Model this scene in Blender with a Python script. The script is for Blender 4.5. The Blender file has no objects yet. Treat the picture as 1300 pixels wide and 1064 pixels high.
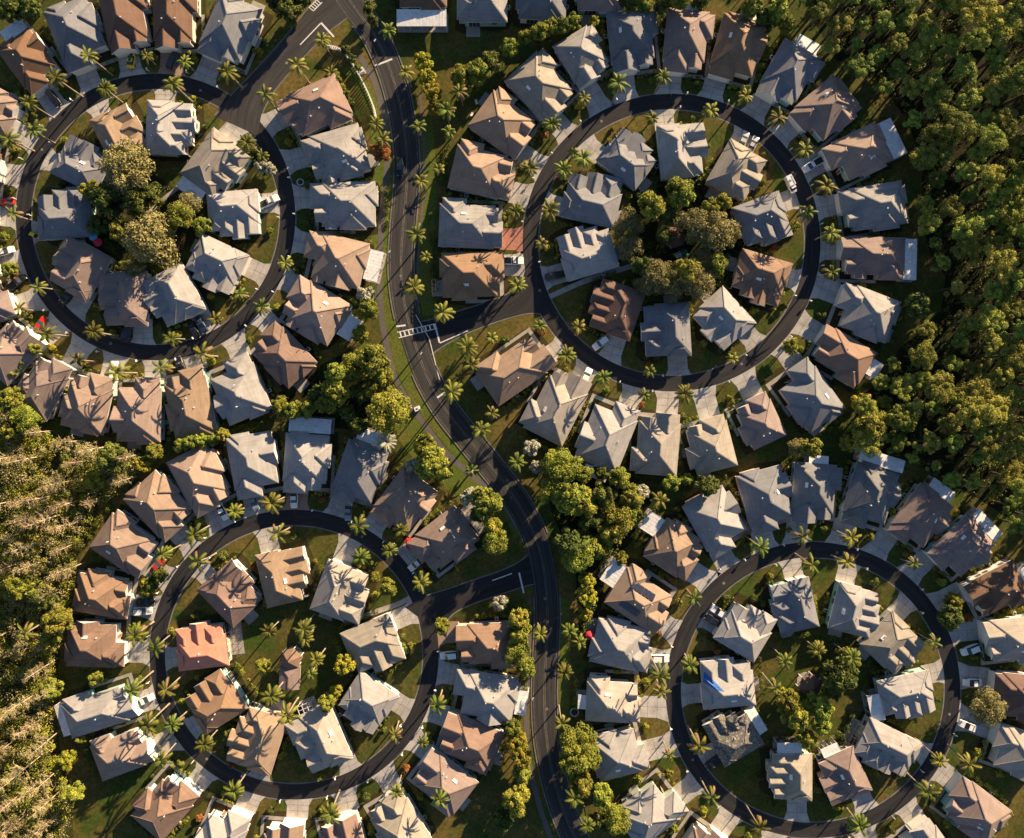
import bpy, math, random
import numpy as np
from mathutils import Vector
S, H = 0.2, 165.0            # metres per photo pixel, camera height
NX, NY = 650.0, 487.0        # point straight below the camera
rnd = random.Random(7)
sc = bpy.context.scene
C = sc.collection
R = math.radians
SUN_EL, SUN_DIR = R(15.5), Vector((0.63, 0.777))

def P(px, py, z=0.0):
    k = S*(1-z/H)
    return ((px-NX)*k, (NY-py)*k)

# ------------------------------------------------------------------ tree of objects
def tag(o, label=None, cat=None, group=None, kind=None):
    if label: o['label'] = label
    if cat: o['category'] = cat
    if group: o['group'] = group
    if kind: o['kind'] = kind
    return o
def empty(name, x, y, rz=0, z=0):
    o = bpy.data.objects.new(name, None); C.objects.link(o)
    o.location = (x, y, z); o.rotation_euler = (0, 0, rz); o.empty_display_size = .3
    return o
def inst(name, me, parent=None, loc=(0, 0, 0), rot=(0, 0, 0), scale=None):
    o = bpy.data.objects.new(name, me); C.objects.link(o)
    o.location = loc; o.rotation_euler = rot
    if scale: o.scale = scale
    if parent: o.parent = parent
    return o
class MB:
    def __init__(s): s.v = []; s.f = []; s.m = []; s.uv = []
    def face(s, pts, m=0, uv=None):
        n = len(s.v); s.v += [tuple(p) for p in pts]; s.f.append(tuple(range(n, n+len(pts)))); s.m.append(m)
        s.uv.append(uv)
    def box(s, x0, x1, y0, y1, z0, z1, m=0, mt=None):
        a = [(x0,y0,z0),(x1,y0,z0),(x1,y1,z0),(x0,y1,z0),(x0,y0,z1),(x1,y0,z1),(x1,y1,z1),(x0,y1,z1)]
        for q in ((3,2,1,0),(4,5,6,7),(0,1,5,4),(1,2,6,5),(2,3,7,6),(3,0,4,7)):
            s.face([a[i] for i in q], (mt if (mt is not None and q[0] == 4) else m))
    def bar(s, p, q, w, h=None, m=0):
        h = h or w; p = Vector(p); q = Vector(q); d = (q-p)
        if d.length < 1e-4: return
        d.normalize(); up = Vector((0,0,1)) if abs(d.z) < .95 else Vector((1,0,0))
        a = d.cross(up).normalized(); b = a.cross(d).normalized()
        a *= w/2; b *= h/2
        r = [[e + a*i + b*j for i, j in ((-1,-1),(1,-1),(1,1),(-1,1))] for e in (p, q)]
        for i in range(4): s.face([r[0][i], r[0][(i+1)%4], r[1][(i+1)%4], r[1][i]], m)
        s.face(r[0][::-1], m); s.face(r[1], m)
    def tube(s, pts, rad, n=6, m=0, cap=True):
        rings = []
        for i, p in enumerate(pts):
            p = Vector(p); d = Vector(pts[min(i+1, len(pts)-1)]) - Vector(pts[max(i-1, 0)])
            d = d.normalized() if d.length > 1e-6 else Vector((0,0,1))
            up = Vector((1,0,0)) if abs(d.z) > .8 else Vector((0,0,1))
            a = d.cross(up).normalized(); b = a.cross(d)
            rings.append([p + (a*math.cos(t)+b*math.sin(t))*rad[i] for t in [2*math.pi*k/n for k in range(n)]])
        for i in range(len(rings)-1):
            for k in range(n):
                s.face([rings[i][k], rings[i][(k+1)%n], rings[i+1][(k+1)%n], rings[i+1][k]], m)
        if cap: s.face(rings[-1], m); s.face(rings[0][::-1], m)
    def mesh(s, name, mats, smooth=False):
        me = bpy.data.meshes.new(name); me.from_pydata(s.v, [], s.f)
        for m in mats: me.materials.append(m)
        if len(mats) > 1: me.polygons.foreach_set('material_index', s.m)
        if any(u for u in s.uv):
            l = me.uv_layers.new(name='UVMap'); k = 0
            for f, u in zip(s.f, s.uv):
                for j in range(len(f)):
                    l.data[k].uv = u[j] if u else (0, 0); k += 1
        if smooth: me.polygons.foreach_set('use_smooth', [True]*len(s.f))
        me.update(); return me
    def build(s, name, mats, parent=None, **k):
        return inst(name, s.mesh(name, mats if isinstance(mats, list) else [mats], k.pop('smooth', False)), parent, **k)

# ------------------------------------------------------------------ materials
def mat(name, col, rough=.8, col2=None, scale=1.5, contrast=(.35,.65), fine=0.0, fscale=20, rand=0.0, spec=.3,
        metal=0, coord='Object', stretch=None, transl=0, emit=None, hue=0, col3=None, scale3=.3):
    m = bpy.data.materials.new(name); m.use_nodes = True; nt = m.node_tree; N = nt.nodes; L = nt.links
    b = N['Principled BSDF']; b.inputs['Roughness'].default_value = rough
    b.inputs['Specular IOR Level'].default_value = spec; b.inputs['Metallic'].default_value = metal
    c = lambda x: (x[0], x[1], x[2], 1)
    out = None
    if col2 or fine or rand or hue or col3:
        rgb = N.new('ShaderNodeRGB'); rgb.outputs[0].default_value = c(col); out = rgb.outputs[0]
        tc = N.new('ShaderNodeTexCoord'); vec = tc.outputs[coord]
        if coord == 'Geometry':
            pass
        oi = N.new('ShaderNodeObjectInfo')
        if coord == 'Object':
            ad = N.new('ShaderNodeVectorMath'); ad.operation = 'ADD'
            mu = N.new('ShaderNodeVectorMath'); mu.operation = 'SCALE'; mu.inputs[0].default_value = (37, 91, 13)
            L.new(oi.outputs['Random'], mu.inputs['Scale']); L.new(vec, ad.inputs[0]); L.new(mu.outputs[0], ad.inputs[1]); vec = ad.outputs[0]
        if stretch:
            mp = N.new('ShaderNodeMapping'); mp.inputs['Scale'].default_value = stretch; L.new(vec, mp.inputs[0]); vec = mp.outputs[0]
        def nmix(prev, colB, sc_, lo, hi, detail=5):
            no = N.new('ShaderNodeTexNoise'); no.inputs['Scale'].default_value = sc_; no.inputs['Detail'].default_value = detail
            no.inputs['Roughness'].default_value = .6
            L.new(vec, no.inputs['Vector'])
            r = N.new('ShaderNodeMapRange'); r.inputs['From Min'].default_value = lo; r.inputs['From Max'].default_value = hi
            L.new(no.outputs['Fac'], r.inputs['Value'])
            mx = N.new('ShaderNodeMix'); mx.data_type = 'RGBA'; L.new(r.outputs[0], mx.inputs['Factor'])
            L.new(prev, mx.inputs['A']); mx.inputs['B'].default_value = c(colB); return mx.outputs['Result']
        if col2: out = nmix(out, col2, scale, *contrast)
        if col3: out = nmix(out, col3, scale3, .48, .62)
        if fine:
            no = N.new('ShaderNodeTexNoise'); no.inputs['Scale'].default_value = fscale; no.inputs['Detail'].default_value = 3
            L.new(vec, no.inputs['Vector'])
            r = N.new('ShaderNodeMapRange'); r.inputs['From Min'].default_value = .3; r.inputs['From Max'].default_value = .7
            r.inputs['To Min'].default_value = 1-fine; r.inputs['To Max'].default_value = 1+fine
            L.new(no.outputs['Fac'], r.inputs['Value'])
            hs = N.new('ShaderNodeHueSaturation'); L.new(r.outputs[0], hs.inputs['Value']); L.new(out, hs.inputs['Color']); out = hs.outputs[0]
        if rand or hue:
            r = N.new('ShaderNodeMapRange'); r.inputs['To Min'].default_value = 1-rand; r.inputs['To Max'].default_value = 1+rand
            L.new(oi.outputs['Random'], r.inputs['Value'])
            hs = N.new('ShaderNodeHueSaturation'); L.new(r.outputs[0], hs.inputs['Value']); L.new(out, hs.inputs['Color'])
            if hue:
                fr = N.new('ShaderNodeMath'); fr.operation = 'MULTIPLY'; fr.inputs[1].default_value = 7.31; L.new(oi.outputs['Random'], fr.inputs[0])
                f2 = N.new('ShaderNodeMath'); f2.operation = 'FRACT'; L.new(fr.outputs[0], f2.inputs[0])
                r2 = N.new('ShaderNodeMapRange'); r2.inputs['To Min'].default_value = .5-hue; r2.inputs['To Max'].default_value = .5+hue
                L.new(f2.outputs[0], r2.inputs['Value']); L.new(r2.outputs[0], hs.inputs['Hue'])
            out = hs.outputs[0]
        L.new(out, b.inputs['Base Color'])
    else:
        b.inputs['Base Color'].default_value = c(col)
    if transl:
        t = N.new('ShaderNodeBsdfTranslucent'); mx = N.new('ShaderNodeMixShader'); mx.inputs[0].default_value = transl
        if out: L.new(out, t.inputs['Color'])
        else: t.inputs['Color'].default_value = c(col)
        L.new(b.outputs[0], mx.inputs[1]); L.new(t.outputs[0], mx.inputs[2]); L.new(mx.outputs[0], N['Material Output'].inputs['Surface'])
    return m
def roofmat(name, a):
    """shingles: rows along the eave and faint streaks down the slope, weather stains"""
    m = bpy.data.materials.new('roof '+name); m.use_nodes = True; nt = m.node_tree; N = nt.nodes; L = nt.links
    bs = N['Principled BSDF']; bs.inputs['Roughness'].default_value = .85; bs.inputs['Specular IOR Level'].default_value = .25
    tc = N.new('ShaderNodeTexCoord'); oi = N.new('ShaderNodeObjectInfo'); sp = N.new('ShaderNodeSeparateXYZ'); L.new(tc.outputs['Normal'], sp.inputs[0])
    def mth(op, x, y=None):
        n = N.new('ShaderNodeMath'); n.operation = op
        for i, v in enumerate((x, y)):
            if v is None: continue
            if isinstance(v, (int, float)): n.inputs[i].default_value = v
            else: L.new(v, n.inputs[i])
        return n.outputs[0]
    isx = mth('GREATER_THAN', mth('ABSOLUTE', sp.outputs[0]), mth('ABSOLUTE', sp.outputs[1]))
    def dirnoise(s1, s2, det):
        outs = []
        for sc_ in ((s1, s2, .01), (s2, s1, .01)):      # slope along x / along y
            mp = N.new('ShaderNodeMapping'); mp.inputs['Scale'].default_value = sc_; L.new(tc.outputs['Object'], mp.inputs[0])
            ad = N.new('ShaderNodeVectorMath'); ad.operation = 'SCALE'; ad.inputs[0].default_value = (31, 77, 5); L.new(oi.outputs['Random'], ad.inputs['Scale'])
            a2 = N.new('ShaderNodeVectorMath'); a2.operation = 'ADD'; L.new(mp.outputs[0], a2.inputs[0]); L.new(ad.outputs[0], a2.inputs[1])
            no = N.new('ShaderNodeTexNoise'); no.inputs['Scale'].default_value = 1; no.inputs['Detail'].default_value = det; L.new(a2.outputs[0], no.inputs['Vector']); outs.append(no.outputs['Fac'])
        mx = N.new('ShaderNodeMix'); L.new(isx, mx.inputs['Factor']); L.new(outs[1], mx.inputs['A']); L.new(outs[0], mx.inputs['B']); return mx.outputs['Result']
    rows = dirnoise(2.6, .22, 2); streak = dirnoise(.12, 1.5, 3)
    bl = N.new('ShaderNodeTexNoise'); bl.inputs['Scale'].default_value = .35; bl.inputs['Detail'].default_value = 4; L.new(tc.outputs['Object'], bl.inputs['Vector'])
    val = mth('ADD', mth('ADD', mth('MULTIPLY', mth('SUBTRACT', rows, .5), .55), mth('MULTIPLY', mth('SUBTRACT', streak, .5), .28)), mth('MULTIPLY', mth('SUBTRACT', bl.outputs['Fac'], .5), .6))
    val = mth('ADD', mth('ADD', val, 1.0), mth('MULTIPLY', mth('SUBTRACT', oi.outputs['Random'], .5), .3))
    fr = mth('FRACT', mth('MULTIPLY', oi.outputs['Random'], 7.31))
    hs = N.new('ShaderNodeHueSaturation'); hs.inputs['Color'].default_value = (*a, 1); L.new(val, hs.inputs['Value'])
    L.new(mth('ADD', .488, mth('MULTIPLY', fr, .024)), hs.inputs['Hue']); L.new(mth('ADD', .8, mth('MULTIPLY', fr, .35)), hs.inputs['Saturation'])
    L.new(hs.outputs[0], bs.inputs['Base Color']); return m
ROOF = {
 'B': ('brown', roofmat('brown', (.225,.147,.108))),
 'T': ('tan brown', roofmat('tan', (.275,.2,.155))),
 'M': ('mauve brown', roofmat('mauve', (.225,.172,.155))),
 'D': ('dark brown', roofmat('darkbrown', (.15,.09,.065))),
 'G': ('blue grey', roofmat('grey', (.175,.18,.198))),
 'L': ('light grey', roofmat('lightgrey', (.29,.282,.282))),
 'E': ('beige grey', roofmat('beige', (.31,.28,.245))),
 'R': ('salmon red', roofmat('red', (.5,.215,.175))),
 'K': ('mottled charcoal', mat('roof charcoal', (.11,.105,.1), .85, (.3,.28,.24), 2.2, (.5,.62), .2, 7)),
}
M = {
 'trim': mat('trim white', (.72,.71,.68), .6, (.55,.54,.5), 1, fine=.05),
 'white': mat('white metal', (.8,.8,.8), .4, (.62,.62,.62), 1.2, fine=.06, fscale=5),
 'bar': mat('aluminium', (.6,.6,.6), .4, metal=.3),
 'bronze': mat('bronze bar', (.08,.07,.06), .4),
 'glass': mat('window glass', (.03,.04,.05), .08, spec=.6),
 'garage': mat('garage door', (.7,.68,.62), .5),
 'door': mat('door', (.3,.12,.07), .5),
 'conc': mat('concrete', (.45,.43,.41), .85, (.3,.28,.26), .4, (.4,.7), .14, 4, .07, stretch=None),
 'concpath': mat('path concrete', (.38,.36,.34), .85, (.27,.25,.23), .5, (.35,.7), .1, 4),
 'paver': mat('paver red', (.42,.19,.14), .85, (.3,.13,.1), 2.2, fine=.15, fscale=8),
 'paverb': mat('paver tan', (.36,.25,.19), .85, (.26,.18,.14), 2.2, fine=.15, fscale=8),
 'joint': mat('joint', (.2,.19,.18), .9),
 'grass': mat('grass', (.05,.062,.014), .95, (.135,.1,.03), .045, (.38,.62), .32, 1.6, coord='Generated' if 0 else 'Object', spec=.1, col3=(.05,.075,.014), scale3=.14),
 'verge': mat('verge grass', (.085,.125,.02), .95, (.12,.12,.028), .15, (.35,.65), .3, 2.0, spec=.1),
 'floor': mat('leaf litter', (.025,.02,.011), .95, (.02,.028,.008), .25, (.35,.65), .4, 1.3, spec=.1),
 'marsh': mat('marsh floor', (.07,.055,.025), .95, (.04,.05,.014), .2, (.35,.65), .45, 1.5, spec=.1),
 'mulch': mat('mulch', (.055,.035,.02), .95, (.03,.038,.012), .8, (.35,.65), .3, 4, spec=.1),
 'asph': mat('asphalt dark', (.02,.02,.024), .8, (.042,.04,.04), .8, (.45,.75), .16, 3, spec=.25, coord='UV', stretch=(.09,1.1,1)),
 'seal': mat('asphalt main', (.058,.055,.055), .82, (.03,.03,.032), .9, (.35,.65), .14, 4, spec=.25, coord='UV', stretch=(.07,1.3,1)),
 'walk': mat('asphalt walk', (.13,.115,.108), .85, (.1,.09,.085), .2, (.35,.65), .12, 4),
 'kerb': mat('kerb concrete', (.2,.19,.18), .85, (.13,.125,.12), .6, fine=.1),
 'paint': mat('road paint', (.72,.72,.7), .7, (.45,.45,.44), 3, (.45,.75)),
 'paint2': mat('worn paint', (.2,.17,.13), .8, (.09,.085,.08), 1.2, (.35,.6)),
 'bark': mat('bark', (.12,.09,.065), .9, (.07,.052,.04), 3, fine=.2),
 'palmbark': mat('palm bark', (.33,.27,.21), .9, (.2,.16,.12), 2, fine=.2),
 'barebark': mat('bare bark', (.6,.5,.38), .9, (.36,.28,.2), 1.2, fine=.2, rand=.15),
 'twig': mat('twigs', (.4,.32,.17), .9, (.23,.2,.085), .5, (.4,.6), .25, 3, .25, hue=.02),
 'pine': mat('pine needles', (.36,.37,.06), .75, (.15,.19,.035), .55, (.35,.65), .25, 3, .38, .2, transl=.22, hue=.035),
 'leaf': mat('broad leaves', (.31,.31,.04), .7, (.13,.16,.025), .6, (.35,.65), .28, 3, .25, .25, transl=.22, hue=.025),
 'leafdark': mat('dark leaves', (.15,.18,.035), .7, (.06,.08,.016), .6, (.35,.65), .28, 3, .2, .25, transl=.2, hue=.02),
 'leafy': mat('yellow leaves', (.45,.38,.035), .7, (.17,.19,.025), .6, (.35,.65), .25, 3, .2, .25, transl=.25, hue=.02),
 'leafp': mat('pale oak leaves', (.34,.3,.12), .8, (.14,.135,.05), .6, (.35,.65), .25, 3, .15, .2, transl=.2),
 'leafs': mat('silver leaves', (.5,.49,.37), .7, (.3,.3,.2), .8, (.35,.65), .2, 3, .1, .25, transl=.15),
 'leafr': mat('red leaves', (.34,.11,.035), .7, (.17,.11,.03), .6, (.35,.65), .25, 3, .1, .25, transl=.2),
 'flower': mat('red blossom', (.7,.04,.06), .7, (.4,.05,.05), 1.5),
 'palm': mat('palm fronds', (.23,.235,.038), .6, (.1,.125,.022), .8, (.35,.65), .2, 3, .35, .2, transl=.22, hue=.035),
 'dead': mat('dead fronds', (.3,.2,.09), .8, (.16,.1,.05), 1.5, transl=.1), 'solar': mat('solar panel', (.02,.025,.05), .2, spec=.6),
 'tarp': mat('blue tarp', (.02,.1,.4), .5, (.03,.15,.45), 1.5),
 'tyre': mat('rubber', (.02,.02,.02), .8), 'rim': mat('rim', (.5,.5,.5), .3, metal=.8),
 'lampw': mat('lamp glass', (.8,.8,.75), .2), 'lampr': mat('tail lamp', (.5,.02,.02), .3),
 'black': mat('black plastic', (.03,.03,.03), .6),
 'redcloth': mat('red cloth', (.75,.04,.07), .8), 'bluecloth': mat('turquoise cloth', (.1,.45,.6), .8),
 'greencloth': mat('green paint', (.03,.2,.12), .6), 'wood': mat('wood', (.3,.2,.12), .8, (.2,.13,.08), 2),
 'orange': mat('orange', (.8,.25,.03), .6),
}
WALL = [mat('stucco '+n, c, .85, tuple(x*.85 for x in c), .8, fine=.06) for n, c in
        (('cream', (.62,.57,.47)), ('white', (.7,.69,.66)), ('teal', (.3,.5,.48)), ('pale green', (.5,.58,.5)), ('peach', (.6,.46,.38)))]
_g = M['grass'].node_tree

# ------------------------------------------------------------------ labels
RINGS = {'A': ('upper left', 197.5, 275.5, 177.5, 182), 'B': ('upper right', 852.5, 308, 189, 189),
         'C': ('lower left', 373.5, 831, 183.5, 184), 'D': ('lower right', 1032, 876, 187, 188)}
RW = 19.5
NUM = 'twelve one two three four five six seven eight nine ten eleven twelve'.split()
def nearest_ring(px, py):
    return min(RINGS, key=lambda k: abs(math.hypot(px-RINGS[k][1], py-RINGS[k][2])-180))
def clock(px, py, k):
    _, cx, cy, rx, ry = RINGS[k]
    q = int(round((math.atan2(px-cx, -(py-cy)) % (2*math.pi))/(2*math.pi)*48)) % 48
    h, r = divmod(q, 4)
    return ["%s o'clock" % NUM[h], 'quarter past %s' % NUM[h], 'half past %s' % NUM[h], 'quarter to %s' % NUM[h+1]][r]
def where(px, py, k=None):
    k = k or nearest_ring(px, py); n, cx, cy, rx, ry = RINGS[k]
    d = math.hypot((px-cx)/rx, (py-cy)/ry)
    if d < .42: return 'central in the %s circle at %s' % (n, clock(px, py, k))
    return '%s the %s ring at %s' % ('inside' if d < .95 else 'outside', n, clock(px, py, k))
USED = {}
def uniq(cands, group):
    for c in cands:
        c = ' '.join(c.split())
        if c not in USED: USED[c] = group; return c
    return ' '.join(cands[-1].split())

# ------------------------------------------------------------------ ground and roads
def ellip_val(px, py, k):
    _, cx, cy, rx, ry = RINGS[k]; return math.hypot((px-cx)/rx, (py-cy)/ry)
def sheet(name, pts, z, m, label=None, kind='structure', uv=False):
    mb = MB(); w = [P(*p) for p in pts]
    cx = sum(p[0] for p in w)/len(w); cy = sum(p[1] for p in w)/len(w)
    mb.face([(x-cx, y-cy, 0) for x, y in w])
    me = mb.mesh(name, [m])
    # make sure it faces up
    if me.polygons[0].normal.z < 0: me.flip_normals()
    o = inst(name, me, loc=(cx, cy, z)); tag(o, kind=kind)
    return o
def catmull(pts, n=8):
    out = []
    for i in range(len(pts)-1):
        p0, p1, p2, p3 = pts[max(i-1, 0)], pts[i], pts[i+1], pts[min(i+2, len(pts)-1)]
        for k in range(n):
            t = k/n
            out.append(tuple(.5*((2*b)+(-a+c)*t+(2*a-5*b+4*c-d)*t*t+(-a+3*b-3*c+d)*t**3) for a, b, c, d in zip(p0, p1, p2, p3)))
    out.append(tuple(pts[-1])); return out
def offs(pts, i):
    a = pts[max(i-1, 0)]; b = pts[min(i+1, len(pts)-1)]
    dx, dy = b[0]-a[0], b[1]-a[1]; l = math.hypot(dx, dy) or 1
    return -dy/l, dx/l
def ribbon(name, pts, width, z, m, off=0.0, height=0, skip=None, kind='structure', n=8):
    """pts in photo px (x, y[, width]); off to the side in px; real strip on the ground"""
    p = catmull([tuple(q) for q in pts], n); mb = MB(); sides = []; acc = 0
    for i, q in enumerate(p):
        nx, ny = offs(p, i); w = q[2] if len(q) > 2 else width
        if i: acc += math.hypot(q[0]-p[i-1][0], q[1]-p[i-1][1])*S
        sides.append((P(q[0]+nx*(off-w/2), q[1]+ny*(off-w/2)), P(q[0]+nx*(off+w/2), q[1]+ny*(off+w/2)), acc, w*S))
    for i in range(len(p)-1):
        if skip and skip(p[i][0], p[i][1]): continue
        a, b, u0, w0 = sides[i]; c_, d, u1, w1 = sides[i+1]
        zt = height
        q = [(a[0], a[1], zt), (c_[0], c_[1], zt), (d[0], d[1], zt), (b[0], b[1], zt)]
        mb.face(q, 0, [(u0, 0), (u1, 0), (u1, w1), (u0, w0)])
        if height:
            mb.face([(a[0],a[1],0),(c_[0],c_[1],0),(c_[0],c_[1],zt),(a[0],a[1],zt)])
            mb.face([(b[0],b[1],zt),(d[0],d[1],zt),(d[0],d[1],0),(b[0],b[1],0)])
    me = mb.mesh(name, [m])
    if height == 0 and len(me.polygons) and me.polygons[0].normal.z < 0: me.flip_normals()
    o = inst(name, me, loc=(0, 0, z)); tag(o, kind=kind); return o

g = MB(); g.face([(-900,-900,0),(900,-900,0),(900,900,0),(-900,900,0)]); tag(g.build('ground', M['grass']), kind='structure')
FOREST = [(1010,-300),(1035,30),(1060,75),(1112,100),(1150,150),(1172,210),(1168,262),(1180,320),(1200,352),(1195,395),(1160,425),(1140,445),(1128,475),(1096,500),(1088,540),(1112,575),(1165,590),(1240,632),(1330,690),(1600,800),(1600,-300)]
MARSH = [(-300,500),(0,520),(45,545),(110,562),(165,572),(192,585),(160,612),(128,640),(108,690),(92,740),(82,800),(74,850),(70,900),(76,950),(90,1000),(95,1100),(90,1300),(-300,1300)]
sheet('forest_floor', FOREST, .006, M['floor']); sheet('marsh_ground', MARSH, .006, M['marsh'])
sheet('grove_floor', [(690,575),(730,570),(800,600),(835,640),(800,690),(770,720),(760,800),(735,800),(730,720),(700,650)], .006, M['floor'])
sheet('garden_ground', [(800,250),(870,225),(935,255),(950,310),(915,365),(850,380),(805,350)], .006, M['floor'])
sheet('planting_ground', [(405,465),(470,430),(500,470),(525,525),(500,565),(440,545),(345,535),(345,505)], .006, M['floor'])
sheet('orchard_ground', [(95,262),(130,205),(190,215),(255,262),(250,305),(210,335),(160,335)], .006, M['mulch'])

MAIN = [(385,-110),(408,-60),(430,-20),(452,12),(474,42),(490,75),(502,110),(510,145),(515,180),(517,212),(515,250),(511,295),(509,335),(511,368),(517,402),(528,440),(543,480),(566,520),(594,556),(620,588),(645,620),(667,655),(683,692),(692,735),(695,780),(693,830),(691,880),(693,930),(700,974),(712,1020),(730,1064),(760,1120),(800,1170)]
EN_A = [(452,-22,60),(428,2,48),(402,28,38),(378,55,34),(352,84,33),(330,110,36),(312,135,46),(300,160,60)]
EN_B = [(520,436,62),(545,427,40),(575,414,31),(610,401,27),(645,389,28),(668,379,40),(682,372,66)]
EN_C = [(694,715,50),(668,727,32),(640,738,27),(605,750,27),(572,763,30),(552,775,44),(540,790,66)]
def near_en(px, py, d=24):
    for e in (EN_A, EN_B, EN_C):
        q = catmull([p[:2] for p in e], 4)
        if min(math.hypot(px-a, py-b) for a, b in q) < d: return True
    return False
def on_road(px, py, pad=3):
    for k, (n, cx, cy, rx, ry) in RINGS.items():
        v = ellip_val(px, py, k)
        if 1-(RW+pad)/rx < v < 1+pad/rx: return True
    if min(math.hypot(px-a, py-b) for a, b in MAINC) < 17+pad: return True
    return near_en(px, py, 17+pad)
MAINC = catmull(MAIN, 4)
for k, (n, cx, cy, rx, ry) in RINGS.items():
    mk = lambda r0, r1: [(cx+(rx+(r0+r1)/2)*math.sin(t), cy-(ry+(r0+r1)/2)*math.cos(t)) for t in [2*math.pi*i/48 for i in range(49)]]
    ribbon('gutter', mk(-RW-1.6, 1.6), RW+3.2, .012, M['kerb'], n=4)
    ribbon('ring_road', mk(-RW, 0), RW, .024, M['asph'], n=4)
for e, nm in ((EN_A, 'a'), (EN_B, 'b'), (EN_C, 'c')):
    ribbon('side_road_gutter', [(x, y, w+3) for x, y, w in e], 0, .016, M['kerb'])
    ribbon('side_road', e, 0, .028 if nm != 'a' else .029, M['asph'] if nm != 'a' else M['seal'])
ribbon('main_road', MAIN, 31, .032, M['seal'])
for s in (-1, 1):
    ribbon('kerb', MAIN, 1.5, .0, M['kerb'], off=s*16.6, height=.12, skip=lambda x, y: near_en(x, y, 36))
    for lo, hi in ((-200, 1200),):
        ribbon('lane_line' if s < 0 else 'edge_line', MAIN, .7, .040, M['paint2'], off=s*13.6)
ribbon('lane_line', MAIN, .8, .040, M['paint2'], off=.8); ribbon('lane_line', MAIN, .8, .040, M['paint2'], off=-1.0)
def disc(name, px, py, rad, z, m, n=18):
    mb = MB(); mb.face([(rad*math.cos(2*math.pi*i/n), rad*math.sin(2*math.pi*i/n), 0) for i in range(n)]); x, y = P(px, py); tag(mb.build(name, m, loc=(x, y, z)), kind='structure')
for q_ in ((512,160),(505,350),(560,500),(640,610),(688,760),(690,900),(360,80)): disc('manhole_cover', q_[0]+4, q_[1], .38, .042, M['kerb'])
for k_, degs in (('A', (20,110,200,300)), ('B', (60,150,250,330)), ('C', (30,130,220,310)), ('D', (10,100,240,320))):
    for dg_ in degs: disc('manhole_cover', RINGS[k_][1]+(RINGS[k_][3]-11)*math.sin(R(dg_)), RINGS[k_][2]-(RINGS[k_][4]-11)*math.cos(R(dg_)), .36, .030, M['kerb'])
WALK = [(455,70),(474,100),(486,140),(492,180),(491,220),(486,262),(483,310),(482,360),(484,400),(489,430),(501,478),(520,512),(541,542),(566,574),(592,598),(622,622),(640,640),(655,668)]
ribbon('verge', [(478,95),(491,130),(498,175),(497,215),(494,255),(491,300),(490,350),(492,395),(502,440),(518,482),(540,518),(566,552),(592,584),(618,612),(648,650),(660,680)], 18, .008, M['verge'])
ribbon('verge', [(455,440),(470,470),(500,520),(535,568),(570,600),(610,640),(640,665)], 34, .007, M['verge'])
ribbon('verge', [(440,85),(465,120),(478,160),(480,240),(478,330),(470,400)], 16, .007, M['verge'])
ribbon('verge', [(540,150),(545,240),(540,330),(545,400)], 18, .007, M['verge'])
ribbon('verge', [(716,760),(716,860),(716,950),(728,1010),(750,1064)], 14, .007, M['verge'])
ribbon('footpath', WALK, 7.5, .018, M['walk'])
ribbon('footpath', [(672,760),(671,830),(668,900),(671,960),(684,1020),(705,1080)], 6.5, .018, M['walk'])
ribbon('footpath', [(533,120),(538,180),(538,240),(533,300),(530,350),(533,385)], 3, .018, M['walk'])
ribbon('footpath', [(300,146),(270,178),(240,211)], 6, .020, M['concpath']); ribbon('footpath', [(697,377),(745,356),(792,341),(828,328)], 6.5, .020, M['concpath'])
ribbon('footpath', [(436,792),(470,779),(505,767),(522,758)], 6.5, .020, M['concpath'])
ribbon('footpath', [(229,236),(205,255),(185,275),(165,300)], 5, .020, M['concpath'])
ribbon('footpath', [(1032,866),(1060,852),(1085,840)], 3, .020, M['concpath'])
def line(pts, w, name='road_marking'):
    for a, b in zip(pts[:-1], pts[1:]):
        ribbon(name, [a, b], w, .044+.001*rnd.random(), M['paint'], n=1)
line([(552,411),(558,435)], 2.2); line([(558.5,435.5),(594,420)], 1.3); line([(503,414.5),(515,413)], 2.2)
line([(504,422),(553,411)], 1.1); line([(506,429),(555,417)], 1.1)
for i in range(9):
    t = (i+.5)/9; line([(505+48*t, 422-11*t), (507+48*t, 428.5-11*t)], 1.8)
line([(555,505),(565,498)], 2.2); line([(381,57),(407,30)], 1.4); line([(407.5,29),(424,47)], 2.4)
line([(392,10),(402,0)], 1.2); line([(398,14),(409,3)], 1.2)
for i in range(5): line([(393+2.4*i,10-2.4*i),(398+2.4*i,14-2.2*i)], 1.2)
line([(625,737),(650,728)], 1.3); line([(659,727),(665,753)], 2.2); line([(475,84),(498,75)], 2.2); line([(528,400),(545,430),(558,482)], 1.0)

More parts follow.
